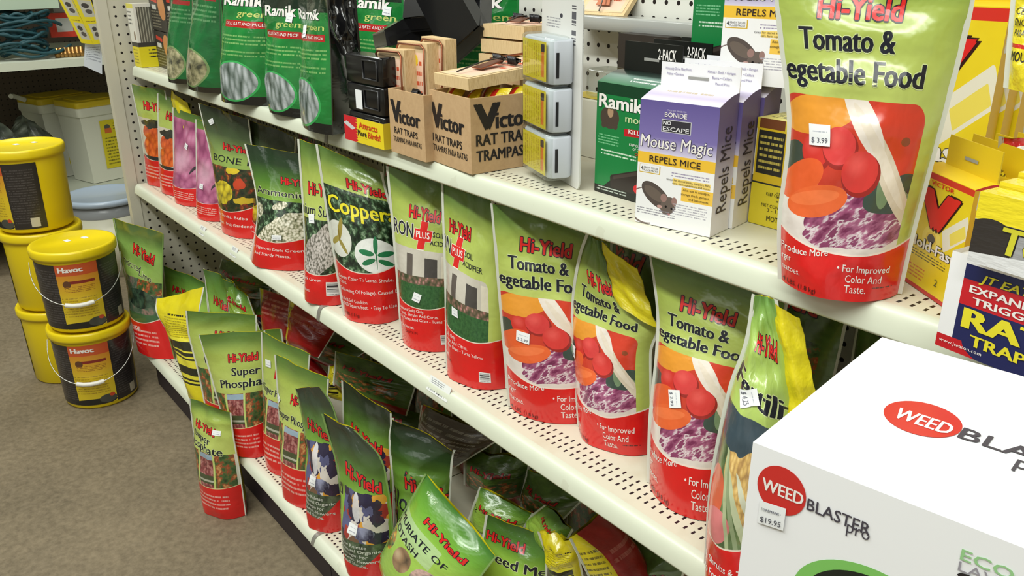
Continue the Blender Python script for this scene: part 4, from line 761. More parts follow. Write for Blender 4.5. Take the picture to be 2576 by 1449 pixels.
lie('redyellow', 'big red and yellow bag lying at the bottom right of the pile', (1436, 1354, 0.42), (1520, 1280, 0.42), (1640, 1440, 0.30), (1520, 1520, 0.30), T=0.08, crumple=1.0)
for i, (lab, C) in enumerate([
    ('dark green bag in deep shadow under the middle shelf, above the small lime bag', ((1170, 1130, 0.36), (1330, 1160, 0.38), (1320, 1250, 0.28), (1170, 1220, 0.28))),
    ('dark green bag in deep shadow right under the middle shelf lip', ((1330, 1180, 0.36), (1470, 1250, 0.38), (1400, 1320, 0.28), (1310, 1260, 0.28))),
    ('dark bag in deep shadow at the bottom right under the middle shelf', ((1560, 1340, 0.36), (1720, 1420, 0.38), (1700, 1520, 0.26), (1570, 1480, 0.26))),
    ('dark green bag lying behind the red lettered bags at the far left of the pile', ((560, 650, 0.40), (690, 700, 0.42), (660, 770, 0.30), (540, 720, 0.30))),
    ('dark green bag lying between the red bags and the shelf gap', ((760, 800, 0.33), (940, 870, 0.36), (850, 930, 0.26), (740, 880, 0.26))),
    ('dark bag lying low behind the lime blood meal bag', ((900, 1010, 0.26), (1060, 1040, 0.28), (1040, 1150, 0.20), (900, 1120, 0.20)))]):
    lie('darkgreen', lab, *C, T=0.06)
def stand(lab, x, y, z, group, w=0.15, h=0.27, yaw=-0.02):  # dark bags added to fill the shaded gaps behind the front rows
    bag('darkgreen', lab, [(0, ('w', x, y, z + 0.0012), ('w', x + w, y + yaw, z + 0.0012)), (1, ('w', x - 0.008, y + 0.02, z + h), ('w', x + w + 0.008, y + yaw + 0.02, z + h))], z=z, T=0.05, group=group, lean=3, crumple=1.5)
for i, (x, lab) in enumerate([(-2.02, 'added dark green bag standing against the back panel, farthest along the bottom deck'), (-1.83, 'added dark green bag standing against the back panel behind the lime blood meal bag'), (-1.64, 'added dark green bag standing against the back panel left of the brown printed bag'),
    (-1.45, 'added dark green bag standing against the back panel right behind the brown printed bag'), (-1.26, 'added dark green bag standing against the back panel above the crinkled green bag top'), (-1.07, 'added dark green bag standing against the back panel above the big red and yellow bag'), (-0.88, 'added dark green bag standing against the back panel at the right end of the pile')]):
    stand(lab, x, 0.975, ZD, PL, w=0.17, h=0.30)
# dark bags at the back of the middle shelf, mostly added to fill its shade
MB_ = 'stock at the back of the middle shelf'
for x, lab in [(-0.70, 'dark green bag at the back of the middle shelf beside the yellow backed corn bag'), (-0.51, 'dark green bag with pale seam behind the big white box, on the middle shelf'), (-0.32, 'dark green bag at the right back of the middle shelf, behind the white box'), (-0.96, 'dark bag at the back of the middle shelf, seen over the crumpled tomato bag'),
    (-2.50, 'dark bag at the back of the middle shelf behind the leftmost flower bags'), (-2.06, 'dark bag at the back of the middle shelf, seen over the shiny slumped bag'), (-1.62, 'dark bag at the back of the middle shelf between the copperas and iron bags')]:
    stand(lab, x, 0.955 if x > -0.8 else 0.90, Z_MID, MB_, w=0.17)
# ---- rodent bait bags on the upper shelf
RB = 'green rodent bait bags on the upper shelf'
bag('ramikseed', 'green rodent bait bag with seed window, leftmost and farthest', [(0, (440, 199), (494, 211)), (1, (426, -40), (486, -34))], z=Z_TOP, T=0.06, group=RB, lean=2, name='bait_bag', stick=(0.15, 0.72, 0.1, 0.09, 0.0), seam=plain((60, 90, 64), 0.3))
bag('ramikseed', 'green rodent bait bag with seed window, second from the left', [(0, (492, 214), (556, 234)), (1, (482, -62), (552, -52))], z=Z_TOP, T=0.065, group=RB, lean=2, name='bait_bag', seam=plain((60, 90, 64), 0.3), crumple=1.6)
bag('ramik', 'green rodent bait bag with the widest clear pellet window, middle of the row', [(0, (564, 247), (690, 264)), (1, (556, -52), (690, -46))], z=Z_TOP, T=0.07, group=RB, lean=2, name='bait_bag', seam=plain((40, 120, 60), 0.3), crumple=1.6, stick=(0.0, 0.0, 0.01, 0.01, 0))
bag('ramik', 'green rodent bait bag with an oval pellet window, second from the right', [(0, (690, 270), (782, 296)), (1, (655, -22), (772, -24))], z=Z_TOP, T=0.06, group=RB, lean=2, name='bait_bag', seam=plain((40, 60, 44), 0.3), crumple=1.6, stick=(0.72, 0.79, 0.13, 0.07, -0.1))
bag('ramik', 'green rodent bait bag with an oval pellet window, rightmost, black side showing', [(0, (778, 300), (836, 340)), (0.5, (770, 140), (832, 150)), (1, (736, -14), (822, -12))], z=Z_TOP, T=0.085, group=RB, lean=2, name='bait_bag', seam=plain((60, 60, 56), 0.3), crumple=1.6, stick=(0.42, 0.70, 0.16, 0.10, 0.1), front=0.35)
D['black'] = dict(mat=lambda: M_BLACKFILM, txt=[], dark=True)
bag('black', 'glossy black plastic bag standing right of the green bait bags', [(0, (852, 318), (926, 310)), (0.5, (832, 150), (904, 140)), (1, (818, -30), (888, -40))], z=Z_TOP, T=0.06, lean=1, name='bait_bag', seam=plain((30, 30, 32), 0.2), crumple=3.0)
bag('ramik', 'green rodent bait bag behind the black traps, lettering at the top', [(0, (905, 268), (1022, 284)), (1, (866, -50), (1010, -40))], z=Z_TOP, T=0.06, group=RB, lean=2, name='bait_bag', seam=plain((40, 120, 60), 0.3), stick=(0.78, 0.79, 0.14, 0.07, -0.1))
bag('ramik', 'green rodent bait bag farthest back, above the open black traps', [(0, (1156, 290), (1300, 308)), (1, (1112, -60), (1302, -52))], z=Z_TOP, T=0.06, group=RB, lean=2, name='bait_bag', seam=plain((40, 120, 60), 0.3))
# ------------------------------------------------------------------ cartons
CARD_R = dict(rough=0.42, spec=0.4)
class Box:
    """right-angled carton: front edge between two picture points on z (or world points), depth in metres or from a picture point, height from a picture point or metres"""
    def __init__(s, FL, FR, z, depth, h, dirn=None):
        s.FL = at_z(FL[0], FL[1], z) if len(FL) == 2 else np.array(FL, float); s.FR = at_z(FR[0], FR[1], z) if len(FR) == 2 else np.array(FR, float)
        s.FL[2] = s.FR[2] = z + 0.0008
        s.e = nrm(s.FR - s.FL); s.d = nrm(cr(ZUP, s.e))
        if not np.isscalar(depth): s.depth = float(np.dot(at_z(depth[0], depth[1], z) - s.FR, s.d))
        else: s.depth = depth
        s.w = float(np.linalg.norm(s.FR - s.FL)); s.h = h
        s.up = ZUP * h; s.U = s.FR - s.FL; s.D = s.d * s.depth
        s.front = plane_fn(s.FL, s.U, s.up); s.right = plane_fn(s.FR, s.D, s.up); s.top = plane_fn(s.FL + s.up, s.U, s.D); s.left = plane_fn(s.FL + s.D, -s.D, s.up)
    def corners(s): return [s.FL, s.FR, s.FR + s.D, s.FL + s.D, s.FL + s.up, s.FR + s.up, s.FR + s.D + s.up, s.FL + s.D + s.up]
    def shift(s, a=0.0, b=0.0, dz=0.0):
        o = s.e * a + s.d * b + ZUP * dz; n = Box.__new__(Box); n.__dict__.update(s.__dict__); n.FL = s.FL + o; n.FR = s.FR + o
        n.front = plane_fn(n.FL, n.U, n.up); n.right = plane_fn(n.FR, n.D, n.up); n.top = plane_fn(n.FL + n.up, n.U, n.D); n.left = plane_fn(n.FL + n.D, -n.D, n.up); return n
def T_(b, fn, L, asp=1.0):
    for (s_, u0, v0, wu, hv, c, oc, kw) in L: b.text(fn, s_, u0, v0, wu, hv, plain(c, 0.4, 0.4), off=0.0006, out=(plain(oc, 0.4, 0.4) if oc else None), clip=False, **dict(dict(asp=asp), **kw))
INK = (36, 32, 34)
# --- kraft cartons of rat traps, open on top
KRAFT = NG('kraft_board', 0.7, 0.2); _p = KRAFT.coord('Object'); KRAFT.base(KRAFT.mix(KRAFT.noise(_p, 90.0, 3.0, 0.7), lin((176, 144, 106)), lin((204, 172, 132)))); KRAFT = KRAFT.m
WOOD = NG('pine_board', 0.6, 0.25); _p = WOOD.coord('Object'); _n = WOOD.noise(WOOD.mapping(_p, (0, 0), 0.2, (0.05, 1)), 60.0, 3.0, 0.6)
WOOD.base(WOOD.ramp(_n, [(0.3, (204, 172, 124)), (0.55, (226, 200, 154)), (0.8, (190, 154, 108))])); WOOD = WOOD.m
COPPER = plain((150, 92, 66), 0.35, 0.5, 0.8); STEEL = plain((92, 88, 84), 0.35, 0.5, 0.8); DKSTEEL = plain((56, 56, 58), 0.35, 0.5, 0.7)
RSILK = paint('trap_print', [(('all',), (226, 200, 160)), (('rect', 0.5, 0.5, 0.42, 0.44, 0, 0.02), (236, 200, 176)), (('rows', 0.5, 0.62, 0.34, 0.26, 0, 5, 7), (206, 84, 50)), (('ell', 0.55, 0.86, 0.16, 0.07), (236, 206, 40))], 0.55)
def rat_trap(O, U, V, label, group='wooden rat traps', thick=0.022, w=0.085, l=0.165, closed=True):
    """wooden snap trap: board from O along U (width) and V (length), thickness along U x V"""
    O, U, V = [np.asarray(a, float) for a in (O, U, V)]; U = nrm(U); V = nrm(V - U * np.dot(U, V)); N = nrm(cr(U, V)); P = lambda a, b, c=0.0: O + U * a + V * b + N * c
    t = thing('rat_trap', label, 'trap', O, group)
    b = MB(); b.hexa([P(0, 0, -thick), P(w, 0, -thick), P(w, l, -thick), P(0, l, -thick), P(0, 0), P(w, 0), P(w, l), P(0, l)], WOOD); 
    b.quad(P(0.006, 0.006, 0.0005), P(w - 0.006, 0.006, 0.0005), P(w - 0.006, l - 0.006, 0.0005), P(0.006, l - 0.006, 0.0005), RSILK); b.build('wooden_base', t)
    r = 0.0018; b = MB(); m = 0.004; my = l * 0.52
    b.tube([P(m, my, 0.006), P(m, l - 0.008, 0.004), P(m + 0.006, l - 0.003, 0.004), P(w - m - 0.006, l - 0.003, 0.004), P(w - m, l - 0.008, 0.004), P(w - m, my, 0.006)], r, COPPER, 6); b.build('snap_wire', t)
    b = MB(); b.tube([P(w * 0.1, my, 0.008), P(w * 0.9, my, 0.008)], 0.0015, STEEL, 6)
    for a0 in (0.18, 0.58):
        b.tube([P(w * a0 + w * 0.24 * k / 24, my + 0.006 * math.cos(k * 2.1), 0.009 + 0.006 * math.sin(k * 2.1)) for k in range(25)], 0.0016, DKSTEEL, 5)
    b.build('spring', t)
    b = MB(); b.hexa([P(w * 0.36, l * 0.24, 0.003), P(w * 0.64, l * 0.24, 0.003), P(w * 0.6, l * 0.46, 0.008), P(w * 0.4, l * 0.46, 0.008), P(w * 0.36, l * 0.24, 0.0045), P(w * 0.64, l * 0.24, 0.0045), P(w * 0.6, l * 0.46, 0.0095), P(w * 0.4, l * 0.46, 0.0095)], COPPER); b.build('bait_pedal', t)
    b = MB(); b.tube([P(w * 0.5, l * 0.06, 0.004), P(w * 0.52, l * 0.3, 0.012), P(w * 0.5, l * 0.5, 0.012)], 0.0012, STEEL, 5); b.build('locking_bar', t)
    return t
def open_carton(B, label, front, right):
    t = thing('rat_trap_carton', label, 'carton', B.FL, 'open cartons of rat traps'); th = 0.003
    b = MB(); C = B.corners(); c = sum(C[:4]) / 4
    inn = [p + (nrm(np.sign(np.dot(c - p, B.e)) * B.e + np.sign(np.dot(c - p, B.d)) * B.d) * th * 1.414 if True else 0) for p in C]
    for k in range(4):
        j = (k + 1) % 4
        b.quad(C[k], C[j], C[4 + j], C[4 + k], KRAFT); b.quad(inn[j], inn[k], inn[4 + k], inn[4 + j], KRAFT); b.quad(C[4 + k], C[4 + j], inn[4 + j], inn[4 + k], KRAFT)
    b.quad(C[3], C[2], C[1], C[0], KRAFT); up3 = ZUP * th; b.quad(inn[0] + up3, inn[1] + up3, inn[2] + up3, inn[3] + up3, KRAFT)
    T_(b, B.front, front); T_(b, B.right, right); b.build('carton_walls', t); return t
VIC = lambda u, w_, k=1.0: [('V', u, 0.50, w_ * 0.30, 0.34 * k, INK, None, dict(heavy=2, bold=0.03)), ('ictor', u + w_ * 0.27, 0.50, w_ * 0.66, 0.22 * k, INK, None, dict(heavy=1, bold=0.03)),]
B1 = Box((985, 381), (1072, 410), Z_TOP, 0.07, 0.098)
open_carton(B1, 'small open kraft carton of rat traps, left of the two cartons', VIC(0.08, 0.86) + [('RAT TRAPS', 0.14, 0.32, 0.66, 0.10, INK, None, dict(bold=0.015)), ('TRAMPAS PARA RATAS', 0.10, 0.19, 0.80, 0.08, INK, None, dict(bold=0.01))], [('R', 0.2, 0.32, 0.4, 0.12, INK, None, dict(heavy=1)), ('T', 0.2, 0.16, 0.4, 0.12, INK, None, dict(heavy=1))])
B2 = Box((1086, 404), (1187, 441), Z_TOP, (1330, 402), 0.105)
open_carton(B2, 'bigger open kraft carton of rat traps with a trap lying across its top', VIC(0.06, 0.84) + [('RAT TRAPS', 0.13, 0.30, 0.66, 0.105, INK, None, dict(bold=0.015)), ('TRAMPAS PARA RATAS', 0.07, 0.17, 0.84, 0.085, INK, None, dict(bold=0.01))],
    [('V', 0.07, 0.58, 0.31, 0.34, INK, None, dict(heavy=2, bold=0.03)), ('ictor', 0.345, 0.58, 0.49, 0.22, INK, None, dict(heavy=1, bold=0.03)), ('RAT TRAPS', 0.07, 0.37, 0.80, 0.15, INK, None, dict(heavy=1, bold=0.02)), ('TRAMPAS', 0.07, 0.16, 0.66, 0.145, INK, None, dict(heavy=1, bold=0.02))])
# three traps standing in the small carton
def board_in(pTL, pTR, depth_, lab, tilt):
    n = nrm(-B1.d + 0.05 * ZUP); Pp = B1.FL + B1.d * depth_
    TL = on_plane(pTL[0], pTL[1], Pp, n); TR = on_plane(pTR[0], pTR[1], Pp, n); U = TR - TL; wv = float(np.linalg.norm(U))
    V = nrm(ZUP * 1.0 + nrm(U) * tilt); V = nrm(V - nrm(U) * np.dot(V, nrm(U)))
    ln = (TL[2] - Z_TOP - 0.006) / V[2]
    rat_trap(TL - V * ln, U, V, lab, thick=0.02, w=wv, l=ln)
board_in((947, 121), (1016, 127), 0.020, 'wooden rat trap standing in the small carton, front one of three', -0.26)
board_in((1000, 103), (1074, 110), 0.040, 'wooden rat trap standing in the small carton, middle one of three', -0.26)
board_in((1060, 91), (1120, 100), 0.060, 'wooden rat trap standing in the small carton, rearmost one of three', -0.26)
# trap lying on the big carton
zt = Z_TOP + 0.130
FLp, FRp, BRp = at_z(1091, 183, zt), at_z(1177, 199, zt), at_z(1312, 140, zt + 0.012)
rat_trap(FLp, FRp - FLp, BRp - FRp, 'wooden rat trap lying flat across the bigger kraft carton', w=float(np.linalg.norm(FRp - FLp)), l=float(np.linalg.norm(BRp - FRp)), thick=0.016)
# small yellow packets in the big carton
PACK = paint('yellow_packet', [(('all',), (226, 204, 40)), (('rect', 0.5, 0.5, 0.12, 0.4, 0.2, 0.02), (206, 44, 34))], 0.2, 0.5, 0.4, 0.2)
def clear_mat(tint=(0.93, 0.95, 0.93, 1), refl=0.10):
    g = NG('clear_plastic', 0.1); t = g.t; tr = g.new('ShaderNodeBsdfTransparent'); tr.inputs[0].default_value = tint; gl = g.new('ShaderNodeBsdfGlossy'); gl.inputs['Roughness'].default_value = 0.08
    fr = g.new('ShaderNodeLayerWeight'); fr.inputs[0].default_value = 0.25; mx = g.new('ShaderNodeMixShader'); g.put(mx.inputs[0], g.math('ADD', g.math('MULTIPLY', fr.outputs['Facing'], 0.35), refl * 0.5))
    t.links.new(tr.outputs[0], mx.inputs[1]); t.links.new(gl.outputs[0], mx.inputs[2]); out = [n for n in t.nodes if n.type == 'OUTPUT_MATERIAL'][0]; t.links.new(mx.outputs[0], out.inputs[0]); return g.m
CLEAR = clear_mat()
for i, (a, d_, r_) in enumerate([(0.03, 0.022, 0.2), (0.07, 0.03, -0.3), (0.088, 0.055, 0.5), (0.05, 0.07, -0.1), (0.088, 0.09, 0.2)]):
    P0 = B2.FL + B2.e * a + B2.d * d_ + ZUP * 0.094; t = thing('bait_packet', ['yellow packet at the front left inside the bigger kraft carton', 'yellow packet with red mark at the front right inside the bigger kraft carton', 'yellow packet by the right wall inside the bigger kraft carton', 'yellow packet in the middle of the bigger kraft carton', 'yellow packet at the back right of the bigger kraft carton'][i], 'packet', P0, 'yellow packets in the carton')
    b = MB(); K = 8; G = np.zeros((K + 1, K + 1, 3)); c_, s_ = math.cos(r_), math.sin(r_)
    U_ = B2.e * c_ + B2.d * s_; W_ = nrm(ZUP * 0.8 + B2.d * 0.6)
    for sg in (1, -1):
        for j in range(K + 1):
            for k in range(K + 1):
                x, y = k / K - 0.5, j / K - 0.5; G[j, k] = P0 + U_ * x * 0.034 + W_ * y * 0.044 + cr(U_, W_) * sg * 0.009 * (1 - 4 * x * x) * (1 - 4 * y * y)
        b.grid(G.copy(), PACK, flip=sg < 0)
    b.build('packet_film', t)
# --- red and yellow display tray with black plastic packs
Bt = Box((869, 350), (967, 379), Z_TOP, 0.05, 0.041)
t = thing('bird_bait_tray', 'low red and yellow cardboard tray at the shelf edge', 'tray', Bt.FL)
TRAYM = paint('tray_print', [(('all',), (232, 208, 36)), (('left', 0.30), (206, 34, 44)), (('rect', 0.14, 0.62, 0.07, 0.16, 0.785, 0.01), (206, 206, 206))] + [(('ell', 0.31, 0.08 + 0.11 * k, 0.035, 0.05), (206, 34, 44)) for k in range(9)], 0.45)
b = MB(); C = Bt.corners(); YBD = plain((214, 190, 40), 0.5); INB = plain((70, 58, 50), 0.7)
b.quad(C[0], C[1], C[5], C[4], TRAYM); b.quad(C[1], C[2], C[6], C[5], YBD); b.quad(C[2], C[3], C[7], C[6], YBD); b.quad(C[3], C[0], C[4], C[7], YBD); b.quad(C[3], C[2], C[1], C[0], YBD)
th = 0.002; ins = [C[0] + Bt.e * th + Bt.d * th, C[1] - Bt.e * th + Bt.d * th, C[2] - Bt.e * th - Bt.d * th, C[3] + Bt.e * th - Bt.d * th]; ins = ins + [p + Bt.up for p in ins]
for k in range(4): j = (k + 1) % 4; b.quad(ins[j], ins[k], ins[4 + k], ins[4 + j], INB); b.quad(C[4 + k], C[4 + j], ins[4 + j], ins[4 + k], INB)
b.quad(*[p + ZUP * 0.002 for p in ins[:4]], INB)
RD = (206, 60, 30)
T_(b, Bt.front, [('Attracts', 0.40, 0.62, 0.46, 0.24, RD, None, dict(bold=0.02)), ('More', 0.36, 0.30, 0.22, 0.24, INK, None, dict(bold=0.02)), ('Birds!', 0.62, 0.30, 0.30, 0.24, RD, None, dict(bold=0.02)), ('_', 0.36, 0.24, 0.26, 0.04, INK, None, {})]); b.build('tray_walls', t)
BLKP = plain((20, 20, 22), 0.22, 0.5, 0.0, 0.3, 'black_plastic')
def rbox(b, B, m, r=0.006, z0=0.0, z1=None):
    """carton block with rounded upright edges and lid edge"""
    z1 = B.h if z1 is None else z1; c = B.FL + B.U / 2 + B.D / 2; hw, hd = B.w / 2, B.depth / 2; prof = []
    def ring(ins, zz):
        out = []
        for q in range(4):
            cx, cy = (1 if q in (0, 3) else -1) * (hw - r), (1 if q in (0, 1) else -1) * (hd - r)
            for k in range(5):
                a = math.pi / 2 * (q + k / 4); out.append(c + B.e * (cx + (r - ins) * math.cos(a)) + B.d * (cy + (r - ins) * math.sin(a)) + ZUP * zz)
        return out
    R = [ring(0.002, z0), ring(0, z0 + 0.002), ring(0, z1 - 0.003), ring(0.001, z1 - 0.001), ring(0.003, z1)]
    n = len(R[0]); V = [p for rr in R for p in rr]; F = []
    for i in range(len(R) - 1):
        for k in range(n): F.append((i * n + k, i * n + (k + 1) % n, (i + 1) * n + (k + 1) % n, (i + 1) * n + k))
    b.add(V, F, m, None, True); b.add(R[-1], [tuple(range(n))], m); b.add(R[0], [tuple(range(n))[::-1]], m)
for i, (dz, sc_, lab) in enumerate([(0.004, 1.0, 'glossy black plastic feeder pack in the display tray, bottom one'), (0.050, 0.94, 'glossy black plastic feeder pack with a white price sticker, second up in the tray'), (0.096, 0.9, 'glossy black plastic feeder pack on top of the stack in the tray')]):
    Bk = Box(tuple(Bt.FL + Bt.e * 0.006 + Bt.d * 0.006 + ZUP * dz), tuple(Bt.FR - Bt.e * 0.006 + Bt.d * 0.006 + ZUP * dz), Z_TOP + dz, 0.038, 0.0445)
    t = thing('feeder_pack', lab, 'plastic pack', Bk.FL, 'black feeder packs in the tray')
    b = MB(); rbox(b, Bk, BLKP); b.build('pack_body', t)
    b = MB(); f = Bk.front
    ring_ = [(0.52, 0.2), (0.90, 0.2), (0.90, 0.86), (0.52, 0.86)]
    b.tube([f(np.array([p]), 0.001)[0] for p in ring_], 0.0016, plain((52, 52, 54), 0.25), 6, closed=True); b.build('moulded_window', t)
    if i == 1: b = MB(); b.shape(f, [(0.28, 0.12), (0.46, 0.12), (0.46, 0.80), (0.28, 0.80)], M_STICK, 0.002); b.shape(f, [(0.28, 0.80), (0.46, 0.80), (0.46, 0.12), (0.28, 0.12)], M_STICK, 0.0016); b.build('price_sticker', t)
# --- black plastic snap traps heaped behind the wooden ones
def snap_trap(c, U, V, open_, label):
    U = nrm(U); V = nrm(np.asarray(V, float) - U * np.dot(U, V)); N = nrm(cr(U, V)); t = thing('plastic_snap_trap', label, 'trap', c, 'black plastic snap traps')
    P = lambda a, b_, d_: np.asarray(c, float) + U * a + V * b_ + N * d_
    def tray(b, w, l, h, f):
        o = [(-w, 0), (w, 0), (w * 0.92, l), (-w * 0.92, l)]
        for k in range(4):
            a, q = o[k], o[(k + 1) % 4]; b.hexa([f(a[0], a[1], 0), f(q[0], q[1], 0), f(q[0] * 0.95, q[1] * 0.97 + 0.002, 0), f(a[0] * 0.95, a[1] * 0.97 + 0.002, 0), f(a[0] * 1.03, a[1] * 1.01, h), f(q[0] * 1.03, q[1] * 1.01, h), f(q[0] * 0.96, q[1] * 0.97 + 0.002, h), f(a[0] * 0.96, a[1] * 0.97 + 0.002, h)], BLKP)
        b.hexa([f(*o[0], -0.002), f(*o[1], -0.002), f(*o[2], -0.002), f(*o[3], -0.002), f(*o[0], 0.002), f(*o[1], 0.002), f(*o[2], 0.002), f(*o[3], 0.002)], BLKP)
    b = MB(); tray(b, 0.045, 0.12, 0.022, P); b.build('base_tray', t)
    ca, sa = math.cos(open_), math.sin(open_); Q = lambda a, b_, d_: P(a, b_ * ca - d_ * sa, 0.024 + b_ * sa + d_ * ca)
    b = MB(); tray(b, 0.045, 0.115, 0.024, lambda a, b_, d_: Q(a, b_, -d_))
    for k in range(7): a = -0.036 + 0.012 * k; b.add([Q(a, 0.112, -0.022), Q(a + 0.009, 0.112, -0.022), Q(a + 0.0045, 0.114, -0.034), Q(a + 0.0045, 0.108, -0.022)], [(0, 1, 2), (1, 3, 2), (3, 0, 2)], BLKP)
    b.build('jaw', t)
    b = MB(); b.tube([P(-0.03, 0.004, 0.022), P(0.03, 0.004, 0.022)], 0.004, STEEL, 8); b.build('spring', t)
snap_trap(at_y(958, 118, 0.80), (0.9, -0.25, 0.15), (0.35, 0.9, 0.1), 0.35, 'black plastic snap trap, leftmost of the heap above the trap cartons')
snap_trap(at_y(1078, 74, 0.85), (0.8, 0.4, 0.1), (-0.5, 0.8, 0.25), 0.9, 'black plastic snap trap wide open, middle of the heap')
snap_trap(at_y(1190, 122, 0.85), (0.75, 0.2, 0.55), (0.0, 0.5, 0.8), 0.7, 'black plastic snap trap standing open, right end of the heap')
# --- wooden traps stacked behind the blister card
SO = at_y(1204, 134, 0.845)
for i, lab in enumerate(['bottom', 'middle', 'top']):
    O = SO + np.array([0.004 * i, 0.002 * i, 0.0235 * i])
    rat_trap(O, (1, 0.05, 0), (0, 1, 0), 'wooden rat trap in the stack behind the blister card, %s one' % lab, w=0.10, l=0.10, thick=0.02)
Bc = Box(tuple(SO + np.array([0.002, 0.004, 0])), tuple(SO + np.array([0.098, 0.008, 0])), Z_TOP, 0.09, SO[2] - 0.0215 - Z_TOP)
open_carton(Bc, 'kraft carton under the stacked rat traps behind the blister card', [], [])
# --- blister card of three white traps
Bb = Box((-0.928, 0.7405, 0), (-0.824, 0.7065, 0), Z_TOP, 0.035, 0.25)
t = thing('trap_blister_card', 'hanging card with three white bait stations behind clear blisters', 'blister pack', Bb.FL)
wht = plain((206, 212, 222), 0.35); crd = paint('blister_card', [(('all',), (216, 216, 212)), (('rows', 0.3, 0.86, 0.18, 0.03, 0, 4, 8), (140, 140, 146)), (('bars', 0.80, 0.86, 0.10, 0.05, 1.5708, 16), (90, 90, 96)), (('ell', 0.5, 0.90, 0.035, 0.012), (60, 60, 70))], 0.4)
LK = 0.07
def cp(u, d_, hh, o=0.0): return Bb.FL + Bb.U * u + Bb.d * (d_ + LK * 0) + ZUP * hh + Bb.d * (o)
b = MB(); cw = 0.07; 
pts = []
for (cu, cv, a0) in ((1.12 - cw, 0.238 - 0.012, 0), (-0.10 + cw, 0.238 - 0.012, 1), (-0.10 + cw, 0.012, 2), (1.12 - cw, 0.012, 3)):
    for k in range(5): a = math.pi / 2 * (a0 + k / 4); pts.append((cu + cw * math.cos(a), cv + 0.012 * math.sin(a)))
UVp = [((p[0] + 0.1) / 1.22, p[1] / 0.238) for p in pts]
F0 = [cp(u, 0.036, h_) for u, h_ in pts]; F1 = [p + Bb.d * 0.002 for p in F0]; n = len(F0)
b.add(F0, [tuple(range(n))[::1]], crd, UVp); b.add(F1, [tuple(range(n))[::-1]], crd, UVp)
for k in range(n): b.quad(F0[k], F1[k], F1[(k + 1) % n], F0[(k + 1) % n], crd)
b.build('backing_card', t)
YL = paint('station_label', [(('all',), (222, 204, 50)), (('rows', 0.5, 0.5, 0.42, 0.44, 1.5708, 9, 9), (190, 160, 40)), (('rect', 0.86, 0.5, 0.05, 0.4, 0, 0.01), (222, 120, 50)), (('rect', 0.86, 0.84, 0.07, 0.1, 0, 0.02), (60, 50, 60))], 0.3)
for i in range(3):
    z0 = 0.013 + 0.0605 * i; hh = 0.055
    Bs = Box(tuple(Bb.FL + Bb.e * 0.006), tuple(Bb.FR - Bb.e * 0.006), Z_TOP, 0.034, hh)
    s_ = MB(); rbox(s_, Bs.shift(0, 0.002), wht, 0.010, z0, z0 + hh)
    fr = plane_fn(Bs.FL + ZUP * z0, Bs.U, ZUP * hh); sd = plane_fn(Bs.FR + Bs.d * 0.002 + ZUP * z0, Bs.d * 0.034, ZUP * hh)
    s_.shape(fr, [(0.08, 0.06), (0.92, 0.06), (0.92, 0.94), (0.08, 0.94)], YL, 0.0008); nf = 4
    # uv for the label face
    s_.uv[-4:] = [(0, 0), (1, 0), (1, 1), (0, 1)]
    s_.shape(sd, [(0.22, 0.15), (0.34, 0.15), (0.34, 0.72), (0.22, 0.72)], plain((24, 24, 28), 0.5), 0.0006)
    st = s_.build('bait_station', t)
    s2 = MB(); rbox(s2, Bs.shift(-0.001, -0.0015), CLEAR, 0.011, z0 - 0.003, z0 + hh + 0.003)
    s2.build('clear_blister', t)
# --- white and black boxes at the far left of the upper shelf
Bg = Box((336, 165), (357.5, 171), Z_TOP, 0.055, 0.168)
Bg = Box(tuple(Bg.FR - Bg.e * 0.055), tuple(Bg.FR), Z_TOP, 0.055, 0.168)
t = thing('poison_peanut_box', 'tall white and yellow box at the far left of the upper shelf', 'box', Bg.FL)
wy = paint('white_yellow_box', [(('all',), (226, 224, 214)), (('below', 0.34), (226, 210, 34)), (('rect', 0.5, 0.36, 0.6, 0.035, 0, 0.001), (60, 58, 54)), (('rows', 0.4, 0.17, 0.3, 0.13, 0, 5, 6), (150, 136, 30)), (('above', 0.93), (224, 214, 90)), (('rows', 0.3, 0.78, 0.26, 0.12, 0, 4, 4), (60, 60, 60)), (('ell', 0.68, 0.5, 0.12, 0.07), (140, 120, 100))], 0.4)
wy2 = paint('striped_box_side', [(('all',), (226, 224, 214)), (('rect', 0.52, 0.66, 0.38, 0.29, 0, 0.005), (96, 94, 84))] + [(('rect', 0.22 + 0.13 * k, 0.66, 0.022, 0.29, 0, 0.004), (170, 168, 150)) for k in range(6)] + [(('below', 0.34), (226, 210, 34)), (('rect', 0.5, 0.36, 0.6, 0.035, 0, 0.001), (60, 58, 54)), (('rows', 0.7, 0.22, 0.25, 0.08, 0, 3, 3), (50, 50, 40))], 0.4)
b = MB(); b.hexa(Bg.corners(), wy, [wy, wy2, wy, wy2, plain((226, 222, 206), 0.4), plain((222, 206, 40), 0.4)]); b.build('carton', t, mods=0.001)
Bd = Box((399, 167), (437, 181), Z_TOP, 0.05, 0.20)
